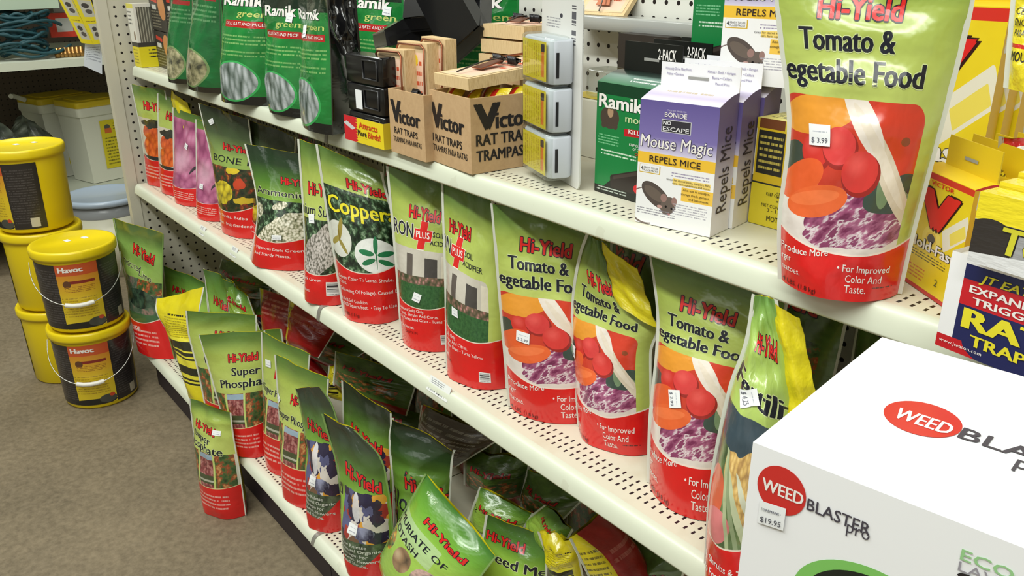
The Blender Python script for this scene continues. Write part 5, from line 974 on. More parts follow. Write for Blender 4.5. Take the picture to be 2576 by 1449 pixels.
for i, hh in enumerate((0.098, 0.098)):
    Bq = Box(tuple(Bd.FL + ZUP * 0.1 * i), tuple(Bd.FR + ZUP * 0.1 * i), Z_TOP + 0.1 * i, 0.05, hh)
    t = thing('gopher_bait_box', ['dark box with carrot picture beside the white and yellow box, lower of two', 'dark box with carrot picture, upper of two stacked at the far left'][i], 'box', Bq.FL, 'dark carrot picture boxes')
    dk = paint('carrot_box', [(('all',), (52, 48, 42)), (('rows', 0.35, 0.3, 0.28, 0.24, 0, 6, 7), (130, 124, 104)), (('ell', 0.80, 0.62, 0.22, 0.32, 0.15), (206, 140, 84)), (('rect', 0.34, 0.80, 0.2, 0.05, -0.15, 0.01), (206, 60, 40)), (('rect', 0.30, 0.62, 0.14, 0.06, 0, 0.01), (214, 214, 206))], 0.4)
    b = MB(); b.hexa(Bq.corners(), dk, [dk, dk, dk, dk, plain((46, 42, 38), 0.4), plain((46, 42, 38), 0.4)]); b.build('carton', t, mods=0.001)
# --- green mouse bait station boxes
GR = (24, 122, 62)
def mouse_layers(cu, cv, s, asp):
    """a dark grey mouse, crouched, head to the lower right"""
    B_, H_, E_ = (84, 74, 70), (104, 92, 86), (150, 118, 112)
    return [(('ell', cu - 0.20 * s, cv - 0.24 * s * asp, 0.36 * s, 0.36 * s * asp), (120, 104, 100)), (('ell', cu - 0.18 * s, cv - 0.23 * s * asp, 0.335 * s, 0.34 * s * asp), (238, 238, 240)), (('rect', cu + 0.22 * s, cv - 0.34 * s * asp, 0.30 * s, 0.42 * s * asp, 0, 0.001), (238, 238, 240)),
        (('ell', cu, cv, 0.30 * s, 0.20 * s * asp, -0.35), B_), (('ell', cu - 0.04 * s, cv + 0.03 * s * asp, 0.2 * s, 0.11 * s * asp, -0.3), (104, 92, 84)), (('ell', cu + 0.24 * s, cv - 0.16 * s * asp, 0.15 * s, 0.17 * s * asp, 0.3), H_), (('ell', cu + 0.15 * s, cv - 0.02 * s * asp, 0.06 * s, 0.08 * s * asp), E_), (('ell', cu + 0.35 * s, cv - 0.05 * s * asp, 0.05 * s, 0.08 * s * asp), E_),
        (('ell', cu + 0.20 * s, cv - 0.18 * s * asp, 0.02 * s, 0.025 * s * asp), (20, 16, 18)), (('ell', cu + 0.31 * s, cv - 0.20 * s * asp, 0.02 * s, 0.025 * s * asp), (20, 16, 18)), (('ell', cu + 0.26 * s, cv - 0.32 * s * asp, 0.03 * s, 0.02 * s * asp), (190, 120, 120)), (('ell', cu + 0.08 * s, cv - 0.2 * s * asp, 0.05 * s, 0.03 * s * asp), (190, 150, 144))]
RMX = paint('green_mouser_front', [(('all',), GR), (('above', 0.90), (16, 60, 36)), (('ell', 0.23, 0.70, 0.16, 0.10), (74, 62, 54)), (('ell', 0.24, 0.75, 0.05, 0.05), (170, 140, 110)), (('ell', 0.13, 0.63, 0.04, 0.03), (74, 62, 54)), (('ell', 0.33, 0.63, 0.04, 0.03), (74, 62, 54)),
    (('rect', 0.80, 0.61, 0.32, 0.032, 0.05, 0.006), (190, 30, 40)), (('rows', 0.22, 0.50, 0.18, 0.05, 0, 4, 10), (120, 190, 140)), (('rows', 0.40, 0.385, 0.3, 0.03, 0, 2, 12), (206, 226, 206)), (('below', 0.22, -0.6, 0.25), (24, 26, 24)), (('rect', 0.62, 0.16, 0.34, 0.10, 0.22, 0.03), (44, 36, 34)), (('rect', 0.62, 0.235, 0.30, 0.016, 0.22, 0.01), (66, 56, 52)), (('ell', 0.80, 0.12, 0.13, 0.05), (206, 34, 44)), (('below', 0.07), (22, 24, 22)), (('rows', 0.3, 0.045, 0.26, 0.025, 0, 2, 14), (190, 200, 190))], 0.3, 0.5, 0.2)
GTOP = paint('green_mouser_top', [(('all',), ('gv', [(0.0, (26, 112, 66)), (0.45, (120, 150, 140)), (0.6, (36, 56, 48)), (1, (14, 18, 16))])), (('rows', 0.72, 0.30, 0.26, 0.14, 0, 2, 12), (226, 230, 226))], 0.3, 0.5, 0.3)
GSIDE = plain((16, 40, 28), 0.35); GTAB = plain((20, 22, 20), 0.35)
def hang_box(B, name, label, cat, group, mats, texts, tabm, tabtext, tab_h=0.035, tab_off=0.0, arch=0.012, right=None, tab_w=(0.05, 0.97)):
    t = thing(name, label, cat, B.FL, group); b = MB(); C = B.corners(); lo = B.up * ((B.h - arch) / B.h)
    f4 = [B.FL + lo, B.FR + lo, B.FR + B.D + B.up, B.FL + B.D + B.up]
    b.quad(C[0], C[1], f4[1], f4[0], mats['front']); K = 8
    A = [(k / K, math.sin(math.pi / 2 * k / K)) for k in range(K + 1)]
    arc = lambda base: [base + lo + B.D * a + ZUP * arch * s_ for a, s_ in A]
    la, ra = arc(B.FL), arc(B.FR)
    b.grid(np.stack([np.array(la), np.array(ra)], 1), mats['top'])
    rs = [C[1], C[2]] + ra[::-1]; uvr = lambda p: (np.dot(p - B.FR, B.d) / B.depth, (p[2] - B.FR[2]) / B.h)
    b.add(rs, [tuple(range(len(rs)))], mats['right'], [uvr(p) for p in rs]); ls = [C[3], C[0]] + la; b.add(ls, [tuple(range(len(ls)))], mats['right'], [uvr(p) for p in ls])
    b.quad(C[2], C[3], C[7], C[6], mats['back']); b.quad(C[3], C[2], C[1], C[0], mats['back'])
    ff = plane_fn(B.FL, B.U, lo); T_(b, ff, texts)
    if right: T_(b, B.right, right, asp=B.depth / B.h)
    b.build('carton', t)
    b = MB(); TB = B.FL + B.D * 0.99 + B.up; u0, u1 = tab_w; q = [TB + B.U * u0 - ZUP * 0.002, TB + B.U * u1 - ZUP * 0.002, TB + B.U * u1 + ZUP * tab_h, TB + B.U * u0 + ZUP * tab_h]; dd = B.d * 0.0012
    b.hexa([q[0] - dd, q[1] - dd, q[1], q[0], q[3] - dd, q[2] - dd, q[2], q[3]], tabm)
    tf = plane_fn(q[0] - dd, q[1] - q[0], q[3] - q[0]); T_(b, tf, tabtext)
    b.shape(tf, [(0.36, 0.42), (0.62, 0.42), (0.62, 0.52), (0.36, 0.52)], plain((150, 150, 146), 0.5), 0.0007); b.build('hang_tab', t); return t
Br0 = Box((1495, 480), (1593, 509), Z_TOP, 0.045, 0.152); Br = Box(tuple(Br0.FL), tuple(Br0.FL + Br0.e * 0.104), Z_TOP, 0.042, 0.152)
RT = [('Ramik', 0.05, 0.785, 0.72, 0.115, WHT, (14, 60, 34), dict(bold=0.03)), ('mouser', 0.50, 0.69, 0.52, 0.065, (196, 214, 160), None, dict(bold=0.015)), ('KILLS MICE', 0.56, 0.595, 0.48, 0.035, WHT, None, dict(bold=0.015)), ('KEEP OUT OF REACH', 0.58, 0.49, 0.40, 0.022, WHT, None, {}), ('OF CHILDREN', 0.64, 0.455, 0.28, 0.022, WHT, None, {}), ('CAUTION', 0.68, 0.415, 0.2, 0.022, (206, 40, 40), None, dict(bold=0.02))]
PK = [('2-PACK', 0.60, 0.50, 0.30, 0.34, WHT, None, dict(bold=0.02))]
GM = dict(front=RMX, top=GTOP, right=GSIDE, back=GSIDE)
GG = 'green two-pack bait station boxes'
hang_box(Br, 'bait_station_box', 'green two-pack mouse bait box, front of the row', 'box', GG, GM, RT, GTAB, PK)
hang_box(Br.shift(0.006, 0.045), 'bait_station_box', 'green two-pack mouse bait box, second in the row with its black tab showing', 'box', GG, GM, RT, GTAB, PK)
hang_box(Br.shift(0.012, 0.090), 'bait_station_box', 'green two-pack mouse bait box, third in the row with its black tab showing', 'box', GG, GM, RT, GTAB, PK)
Bru = Br.shift(0.062, 0.098, 0.154); 
hang_box(Bru, 'bait_station_box', 'green mouse bait box stacked higher behind the others, cut by the picture top', 'box', GG, GM, RT + [('No need to touch', 0.66, 0.115, 0.28, 0.016, WHT, None, {})], GTAB, PK)
# --- purple mouse repellent boxes
MMF = paint('purple_repellent_front', [(('all',), ('gv', [(0.0, (238, 238, 240)), (0.56, (238, 238, 242)), (0.60, (206, 200, 226)), (0.72, (122, 110, 172)), (1.0, (98, 86, 150))])), (('below', 0.52), (238, 238, 240))] + mouse_layers(0.27, 0.25, 0.70, 0.60) + [
    (('rect', 0.5, 0.545, 0.52, 0.045, 0, 0.001), (236, 190, 60)), (('rect', 0.48, 0.815, 0.19, 0.05, 0, 0.004), (190, 190, 196)), (('rect', 0.48, 0.815, 0.18, 0.044, 0, 0.004), (52, 50, 58)), (('rect', 0.17, 0.455, 0.14, 0.034, 0, 0.004), (206, 170, 50)), (('rect', 0.165, 0.458, 0.13, 0.030, 0, 0.004), (240, 240, 242)),
    (('rect', 0.72, 0.39, 0.24, 0.025, 0, 0.003), (244, 214, 120)), (('rect', 0.80, 0.30, 0.2, 0.055, 0, 0.003), (240, 196, 80)), (('rows', 0.70, 0.445, 0.24, 0.022, 0, 2, 12), (150, 140, 170)), (('rows', 0.72, 0.17, 0.22, 0.05, 0, 5, 10), (170, 168, 180)), (('rows', 0.28, 0.11, 0.26, 0.03, 0, 3, 13), (140, 138, 150))], 0.4, 0.4, 0.1)
MMT = paint('purple_repellent_top', [(('all',), ('gv', [(0.0, (232, 228, 240)), (0.3, (196, 186, 222)), (1, (240, 240, 244))])), (('rows', 0.5, 0.55, 0.3, 0.12, 0, 1, 7), (190, 176, 150))], 0.4)
MMS = paint('purple_repellent_side', [(('all',), ('gv', [(0.0, (232, 230, 236)), (0.4, (206, 200, 222)), (0.7, (112, 100, 150)), (1.0, (92, 80, 132))]))], 0.45)
MMW = plain((236, 236, 240), 0.45)
MT = [('BONIDE', 0.33, 0.885, 0.28, 0.036, WHT, None, dict(bold=0.015)), ('TRUSTED SINCE 1926', 0.36, 0.93, 0.24, 0.012, (206, 200, 226), None, {}), ('NO', 0.315, 0.825, 0.1, 0.028, (226, 226, 230), None, dict(bold=0.02)), ('ESCAPE', 0.315, 0.778, 0.33, 0.032, (226, 226, 230), None, dict(bold=0.02)),
      ('Mouse Magic', 0.03, 0.635, 0.92, 0.095, WHT, (52, 44, 86), dict(shear=0.08, bold=0.008)), ('REPELS MICE', 0.16, 0.52, 0.66, 0.05, (40, 30, 40), None, dict(bold=0.006)), ('4', 0.05, 0.445, 0.03, 0.03, INK, None, {}), ('READY TO USE', 0.09, 0.46, 0.19, 0.014, INK, None, {}), ('PLACE PACKS', 0.09, 0.438, 0.19, 0.014, INK, None, {}),
      ('Great for stored boats, campers, RVs,', 0.40, 0.395, 0.56, 0.016, INK, None, {}), ('cars, farm equipment and more.', 0.48, 0.37, 0.48, 0.016, INK, None, {}), ('Also use in cottages,', 0.62, 0.33, 0.34, 0.018, INK, None, {}), ('storage sheds, garages,', 0.60, 0.295, 0.36, 0.018, INK, None, {}), ('and basements.', 0.70, 0.262, 0.26, 0.018, INK, None, {})]
MR = [('Repels Mice', 0.70, 0.20, 3.2, 0.085, (50, 40, 60), None, dict(rot=math.pi / 2))]
TABT = [('Naturally Drive Mice From:', 0.06, 0.72, 0.34, 0.10, (130, 120, 160), None, {}), ('Patios \u2022 Gardens', 0.08, 0.52, 0.22, 0.10, (130, 120, 160), None, {}), ('Homes \u2022 Sheds \u2022 Garages', 0.60, 0.72, 0.34, 0.10, (130, 120, 160), None, {}), ('Barns \u2022 Cellars', 0.66, 0.5, 0.24, 0.10, (130, 120, 160), None, {}), ('Wood Piles', 0.70, 0.28, 0.18, 0.10, (130, 120, 160), None, {})]
Bm = Box((1597, 558), (1785, 599), Z_TOP, 0.042, 0.150)
MM = dict(front=MMF, top=MMT, right=MMS, back=MMW); GP = 'purple mouse repellent boxes'
MR = [('Repels Mice', 0.74, 0.16, 0.62 * Bm.h / Bm.depth, 0.15, (50, 40, 60), None, dict(rot=math.pi / 2))]
hang_box(Bm, 'mouse_repellent_box', 'purple and white mouse repellent box, front of the row', 'box', GP, MM, MT, MMW, TABT, right=MR, arch=0.010, tab_w=(0.0, 1.0), tab_h=0.026)
hang_box(Bm.shift(0.004, 0.044), 'mouse_repellent_box', 'purple mouse repellent box, second in the row with its white tab showing', 'box', GP, MM, MT, MMW, TABT, right=MR, arch=0.010, tab_w=(0.0, 1.0), tab_h=0.026)
hang_box(Bm.shift(0.008, 0.088), 'mouse_repellent_box', 'purple mouse repellent box, third in the row with its white tab showing', 'box', GP, MM, MT, MMW, TABT, right=MR, arch=0.010, tab_w=(0.0, 1.0), tab_h=0.026)
hang_box(Bm.shift(0.045, 0.090, 0.152), 'mouse_repellent_box', 'purple mouse repellent box stacked higher, its mouse picture above the white tabs', 'box', GP, MM, MT, MMW, TABT, right=MR, arch=0.010, tab_w=(0.0, 1.0), tab_h=0.026)
# --- liquid bait box
Bl0 = Box((1881, 559), (1985, 588), Z_TOP, 0.06, 0.12); Bl = Box(tuple(Bl0.FL), tuple(Bl0.FL + Bl0.e * 0.082), Z_TOP, 0.05, 0.12)
t = thing('liquid_bait_box', 'yellow and white liquid bait concentrate box between purple boxes and the big bag', 'box', Bl.FL)
lm = paint('liquid_front', [(('all',), (234, 234, 228)), (('above', 0.90), (226, 206, 60)), (('rect', 0.24, 0.93, 0.2, 0.07, 0, 0.001), (120, 70, 40)), (('below', 0.40), (226, 208, 50)), (('rect', 0.5, 0.43, 0.6, 0.035, 0, 0.001), (40, 44, 44)), (('rect', 0.25, 0.66, 0.24, 0.25, 0, 0.01), (222, 190, 40)), (('rect', 0.25, 0.69, 0.21, 0.20, 0, 0.01), (44, 44, 40)), (('rows', 0.25, 0.69, 0.18, 0.17, 0, 6, 7), (206, 190, 90)), (('rect', 0.76, 0.58, 0.13, 0.09, 0, 0.005), (60, 60, 60)), (('rows', 0.7, 0.3, 0.28, 0.06, 0, 3, 10), (120, 110, 40))], 0.4)
lt = paint('liquid_top', [(('all',), (232, 222, 130)), (('rows', 0.5, 0.5, 0.4, 0.3, 0, 4, 10), (90, 84, 50))], 0.4)
b = MB(); b.hexa(Bl.corners(), lm, [lm, lm, lm, lm, lt, lt])
T_(b, Bl.front, [('MOTOMCO', 0.48, 0.925, 0.4, 0.04, INK, None, {}), ('TOMCAT', 0.52, 0.80, 0.5, 0.07, (30, 110, 70), None, dict(bold=0.02)), ('LIQUID', 0.52, 0.72, 0.34, 0.05, INK, None, dict(bold=0.015)), ('CONCENTRATE', 0.52, 0.655, 0.46, 0.05, INK, None, dict(bold=0.015)), ('KEEP OUT OF REACH', 0.26, 0.30, 0.5, 0.03, INK, None, {}), ('WARNING', 0.5, 0.255, 0.3, 0.034, INK, None, dict(bold=0.01)), ('NET CONTENTS: 13', 0.2, 0.19, 0.55, 0.03, INK, None, {}), ('3 - 1.68 fl. oz', 0.3, 0.15, 0.45, 0.03, INK, None, {}), ('MOTOMCO', 0.3, 0.06, 0.46, 0.05, INK, None, {})]); b.build('carton', t, mods=0.0008)
# --- the big tomato food bag at the front
bag('tomato', 'large tomato and vegetable food bag standing alone at the front of the upper shelf', [(0, (1966, 702), (2258, 738)), (0.25, (1966, 545), (2294, 580)), (0.5, (1990, 318), (2352, 358)), (0.8, (1962, 40), (2428, 62)), (1, (1954, -125), (2455, -100))], z=Z_TOP, T=0.065, lean=4, group=None, crumple=1.3, stick=(0.225, 0.495, 0.145, 0.055, 0.06))
# --- yellow glue trap boxes
GF = paint('glue_trap_front', [(('all',), ('n', 2.0, [(0.3, (224, 196, 24)), (0.7, (232, 208, 36))])), (('rect', 0.5, 0.97, 0.6, 0.025, 0, 0.001), (206, 44, 34)), (('rect', 0.5, 0.015, 0.6, 0.02, 0, 0.001), (196, 34, 34)), (('ell', 0.42, 0.47, 0.17, 0.105), (236, 214, 90)), (('ell', 0.42, 0.47, 0.10, 0.06), (222, 190, 60)), (('ell', 0.42, 0.47, 0.07, 0.04), (60, 44, 40)),
    (('ell', 0.05, 0.20, 0.06, 0.035), (196, 50, 40)), (('rows', 0.25, 0.14, 0.16, 0.06, 0, 4, 8), (206, 110, 40)), (('rows', 0.42, 0.30, 0.34, 0.035, 0, 3, 14), (70, 60, 30)), (('rect', 0.82, 0.60, 0.22, 0.09, 0.5, 0.02), (226, 222, 206)), (('rect', 0.86, 0.60, 0.13, 0.05, 0.5, 0.01), (230, 212, 90))], 0.3, 0.5, 0.2)
GT2 = plain((222, 190, 30), 0.35); GS2 = paint('glue_trap_side', [(('all',), (206, 160, 30)), (('rect', 0.5, 0.88, 0.3, 0.07, 0, 0.001), (206, 200, 190)), (('rect', 0.5, 0.30, 0.3, 0.07, 0, 0.001), (206, 200, 190)), (('above', 0.955), (190, 44, 36))], 0.4)
VT = [('VICTOR', 0.26, 0.905, 0.42, 0.035, HYR, None, dict(bold=0.02)), ('V', 0.16, 0.56, 0.60, 0.31, HYR, (50, 16, 14), dict(heavy=3, bold=0.03)), ('Hold-Fast', 0.03, 0.36, 0.86, 0.085, WHT, (50, 44, 44), dict(bold=0.03)), ('2', 0.62, 0.12, 0.06, 0.06, (90, 90, 60), None, {})]
By0 = Box((2268, 703), (2356, 764), Z_TOP, 0.02, 0.112); By = Box(tuple(By0.FL), tuple(By0.FL + By0.e * 0.083), Z_TOP, 0.020, 0.112)
GB = 'yellow glue trap boxes'; GMx = dict(front=GF, top=GT2, right=GS2, back=GT2); 
for i, lab in enumerate(['front of the row', 'second in the row, only its tab showing', 'third in the row, only its tab showing', 'fourth in the row, only its tab showing', 'rearmost in the row, only its tab showing']):
    hang_box(By.shift(-0.001 * i, 0.0215 * i), 'glue_trap_box', 'yellow mouse glue trap box, ' + lab, 'box', GB, GMx, VT if i == 0 else [], GT2, [], tab_h=0.026, arch=0.004, tab_w=(0.08, 0.98))
for i, lab in enumerate(['tall yellow glue trap box standing behind the row, partly behind the big bag', 'second tall yellow glue trap box behind the row, only its edge showing', 'third tall yellow glue trap box behind the row, only its edge showing']):
    yz = 0.885 + 0.0225 * i; P_ = at_y(2470, 390, 0.885); xr = P_[0] + 0.004 * i; hz = (at_y(2505, 48, 0.885)[2] - Z_TOP) / 0.957
    Bz2 = Box((xr - 0.145, yz, 0), (xr, yz, 0), Z_TOP, 0.020, hz + 0.004)
    hang_box(Bz2, 'glue_trap_box', lab, 'box', GB, GMx, VT if i == 0 else [], GT2, [], tab_h=0.026, arch=0.004, tab_w=(0.08, 0.98))
# --- white rat trap box with blue and red print
Bj0 = Box((2351, 868), (2576, 958), Z_TOP, 0.09, 0.078); Bj = Box(tuple(Bj0.FL), tuple(Bj0.FL + Bj0.e * 0.096), Z_TOP, 0.085, 0.078)
t = thing('rat_trap_display_box', 'white open display box with blue and red rat trap print at the right edge', 'box', Bj.FL)
jm = paint('jt_front', [(('all',), (234, 234, 236)), (('rect', 0.55, 0.52, 0.42, 0.40, 0, 0.001), (30, 36, 86)), (('rect', 0.55, 0.64, 0.42, 0.13, 0, 0.001), (196, 30, 40)), (('below', 0.14), (190, 26, 36)), (('ell', 0.55, 0.16, 0.34, 0.20), (30, 36, 86))], 0.4)
b = MB(); C = Bj.corners(); W_ = plain((232, 232, 234), 0.45)
b.quad(C[0], C[1], C[5], C[4], jm); b.quad(C[1], C[2], C[6], C[5], W_); b.quad(C[2], C[3], C[7], C[6], W_); b.quad(C[3], C[0], C[4], C[7], W_); b.quad(C[3], C[2], C[1], C[0], W_); b.quad(C[4] - ZUP * 0.004, C[5] - ZUP * 0.004, C[6] - ZUP * 0.004, C[7] - ZUP * 0.004, W_)
YT = (226, 214, 50)
T_(b, Bj.front, [('JT EATON', 0.26, 0.78, 0.60, 0.075, YT, None, dict(shear=0.25, bold=0.02)), ('EXPANDED', 0.20, 0.655, 0.66, 0.07, WHT, None, dict(bold=0.03)), ('TRIGGER', 0.24, 0.545, 0.56, 0.07, WHT, None, dict(bold=0.03)), ('RAT', 0.20, 0.29, 0.66, 0.20, YT, None, dict(heavy=2, bold=0.02)), ('TRAPS', 0.28, 0.13, 0.52, 0.11, YT, None, dict(heavy=1, bold=0.02)), ('www.jteaton.com', 0.03, 0.065, 0.36, 0.035, WHT, None, {})]); b.build('carton', t)
# tomcat packs in the box behind
TC = paint('tomcat_pack', [(('all',), (150, 150, 150)), (('above', 0.62), (226, 206, 40)), (('ell', 0.12, 0.36, 0.2, 0.3), (50, 46, 44)), (('rect', 0.5, 0.12, 0.6, 0.12, 0.2, 0.02), (206, 206, 206))], 0.25, 0.5, 0.3, 0.2)
Bx = Box(tuple(at_z(2432, 655, Z_TOP + 0.08)), tuple(at_z(2432, 655, Z_TOP + 0.08) + Bj.e * 0.10), Z_TOP + 0.08, 0.05, 0.052)
for i in range(3):
    q = Bx.shift(0.0, 0.022 * i, 0.002 * i); q = Box(tuple(q.FL), tuple(q.FR), Z_TOP + 0.079, 0.020, 0.052 + 0.004 * i)
    t = thing('mouse_bait_pack', ['yellow and grey bait pack lying in front, lettering facing out', 'yellow bait pack behind the grey one, top edge showing', 'rearmost yellow bait pack, top edge showing'][i] + ' above the rat trap box', 'pack', q.FL, 'yellow bait packs'); b = MB(); b.hexa(q.corners(), TC, [TC, GT2, GT2, GT2, paint('pack_top', [(('all',), (228, 208, 40)), (('rows', 0.5, 0.5, 0.6, 0.5, 0, 9, 3), (240, 226, 120))], 0.25, 0.5, 0.3), GT2])
    if i == 0: T_(b, q.front, [('T', 0.22, 0.24, 0.16, 0.36, (196, 190, 50), INK, dict(bold=0.03, shear=0.1)), ('OMCAT', 0.38, 0.24, 0.7, 0.27, (196, 190, 50), INK, dict(bold=0.03, shear=0.1))])
    b.build('pack_body', t, mods=0.002)
D['cebo'] = dict(mat=lambda: paint('film_cebo', [(('all',), (228, 210, 44)), (('above', 0.8), (206, 40, 40)), (('ell', 0.55, 0.80, 0.3, 0.08), (236, 232, 226)), (('rect', 0.5, 0.33, 0.5, 0.015, 0, 0.001), (196, 40, 34))], **FILM), txt=[('CEBO', 0.1, 0.56, 0.5, 0.05, INK, None, dict(shear=0.2)), ('ENCIMA', 0.1, 0.48, 0.5, 0.05, INK, None, dict(shear=0.2)), ('PARA RATAS', 0.1, 0.40, 0.7, 0.05, INK, None, dict(shear=0.2)), ('MOUSE', 0.1, 0.22, 0.6, 0.07, INK, None, dict(shear=0.2, bold=0.02))])
bag('cebo', 'yellow bait pouch with red top at the right edge, above the yellow packs', [(0, (2516, 480, 1.075), (2620, 520, 1.075)), (1, (2522, 345, 1.125), (2630, 350, 1.125))], z=1.07, T=0.03, group=None, flat=True, name='bait_pouch', stick=False)
bag('cebo', 'yellow bait pouch hanging at the top right corner', [(0, (2536, 222, 0, 0.70), (2640, 240, 0, 0.70)), (1, (2566, -120, 0, 0.705), (2670, -110, 0, 0.705))], z=1.1, T=0.02, group=None, flat=True, name='bait_pouch', stick=False, front=0.5)
# --- big white box in the aisle
zt = 1.005; TLb = at_z(2245, 858, zt); TFL = at_z(1894, 1115, zt); TFR = at_z(2576, 1383, zt)
e_ = nrm(TFR - TFL); hgt = 0.34
Bw = Box(tuple(TFL), tuple(TFL + e_ * 0.30), zt - hgt, float(np.dot(TLb - TFL, nrm(cr(ZUP, e_)))), hgt)
t = thing('weed_sprayer_box', 'big white box with red oval logos, nearest at the bottom right', 'box', Bw.FL)
WB = NG('white_gloss_board', 0.28, 0.5, 0.15).base((238, 239, 242)).m
b = MB(); b.hexa(Bw.corners(), WB); b.build('carton', t, mods=0.0015)
RED_O = plain((200, 44, 40), 0.3, 0.5, 0, 0.2); GRY = (70, 66, 76)
b = MB(); k = Bw.w; asp_f = Bw.w / Bw.h
def on_front(px, py): P = on_plane(px, py, Bw.FL, -Bw.d); q = P - Bw.FL; return float(np.dot(q, Bw.e) / Bw.w), float(q[2] / Bw.h)
def on_top(px, py): P = at_z(px, py, zt + 0.0008); q = P - (Bw.FL + Bw.up); return float(np.dot(q, Bw.e) / Bw.w), float(np.dot(q, Bw.d) / Bw.depth)
c1 = on_front(1966, 1234); rx = 0.5 * (on_front(2026, 1258)[0] - on_front(1904, 1212)[0]); b.disc(Bw.front, c1[0], c1[1], rx, rx * asp_f * 1.05, RED_O, 0.0004, 40)
a0, a1 = on_front(1918, 1228), on_front(2020, 1268); hv = on_front(1921, 1199)[1] - on_front(1918, 1228)[1]
T_(b, Bw.front, [('WEED', a0[0], a0[1], a1[0] - a0[0], abs(hv) * 1.0, WHT, None, dict(heavy=1, bold=0.015))])
b0, b1 = on_front(2030, 1280), on_front(2188, 1346)
T_(b, Bw.front, [('BLASTER', b0[0], b0[1], b1[0] - b0[0], abs(hv) * 0.95, GRY, None, dict(bold=0.012))])
p0, p1 = on_front(2128, 1345), on_front(2186, 1366); T_(b, Bw.front, [('pro', p0[0], p1[1] + 0.004, p1[0] - p0[0], abs(hv) * 1.0, GRY, None, {})])
g0 = on_front(2290, 1372); T_(b, Bw.front, [('ECO-FRIENDLY', on_front(2416, 1405)[0], on_front(2416, 1405)[1], 0.28, abs(hv) * 0.8, (150, 200, 140), None, dict(bold=0.01)), ('LAWN & GARDEN', on_front(2410, 1432)[0], on_front(2410, 1432)[1], 0.28, abs(hv) * 0.7, (150, 146, 156), None, {}), ('SPRAYER', on_front(2405, 1470)[0], on_front(2405, 1470)[1], 0.28, abs(hv) * 1.1, INK, None, dict(bold=0.02))])
gt = on_front(2132, 1366); rg_ = on_front(2340, 1449)[0] - gt[0]
b.disc(Bw.front, gt[0] + 0.062, gt[1] - 0.025 - rg_ * asp_f * 0.82, rg_ * 1.05, rg_ * asp_f * 0.82, plain((124, 190, 96), 0.3, 0.5), 0.0004, 56)
b.disc(Bw.front, gt[0] + 0.066, gt[1] - 0.025 - rg_ * asp_f * 0.86, rg_ * 0.92, rg_ * asp_f * 0.74, plain((26, 34, 28), 0.3, 0.5), 0.0006, 56)
b.build('printed_logo', t); b = MB(); c2 = on_top(2320, 1054); rx = 0.5 * (on_top(2420, 1079)[0] - on_top(2220, 1030)[0]); ry = rx * Bw.w / Bw.depth * 1.0
b.disc(Bw.top, c2[0], c2[1], rx, ry, RED_O, 0.0004, 40)
a0, a1 = on_top(2252, 1048), on_top(2398, 1088); h2 = on_top(2252, 1014)[1] - on_top(2252, 1048)[1]
T_(b, Bw.top, [('WEED', a0[0] - 0.004, a0[1] - 0.01, a1[0] - a0[0], abs(h2) * 0.85, WHT, None, dict(heavy=1, bold=0.015)), ('BLASTER', on_top(2410, 1098)[0], on_top(2410, 1098)[1] - 0.01, 0.30, abs(h2) * 0.85, GRY, None, dict(bold=0.012)), ('pro', on_top(2548, 1175)[0], on_top(2548, 1175)[1], 0.1, abs(h2) * 0.85, GRY, None, {})])
b.build('printed_logo', t)
b = MB(); q = [on_front(*p) for p in ((1908, 1312), (1972, 1333), (1980, 1278), (1914, 1257))]; b.add(Bw.front(np.array(q), 0.0012), [(0, 1, 2, 3)], M_STICK, [(0, 0), (1, 0), (1, 1), (0, 1)]); b.add(Bw.front(np.array(q), 0.001), [(3, 2, 1, 0)], M_STICK)
T_(b, plane_fn(Bw.front(np.array(q[:1]), 0.0012)[0], Bw.front(np.array(q[1:2]), 0.0012)[0] - Bw.front(np.array(q[:1]), 0.0012)[0], Bw.front(np.array(q[3:]), 0.0012)[0] - Bw.front(np.array(q[:1]), 0.0012)[0]), [('FOREMANS', 0.1, 0.62, 0.7, 0.12, (90, 90, 100), None, {}), ('$19.95', 0.1, 0.12, 0.8, 0.24, (70, 70, 80), None, {})]); b.build('price_sticker', t)
Bs = Box(tuple(Bw.FL + Bw.e * 0.01 + Bw.d * 0.004), tuple(Bw.FR - Bw.e * 0.01 + Bw.d * 0.004), 0.0, Bw.depth - 0.05, zt - hgt - 0.001)
t = thing('shipping_carton', 'plain brown carton under the big white box', 'carton', Bs.FL); b = MB(); b.hexa(Bs.corners(), KRAFT); b.build('carton', t, mods=0.002)
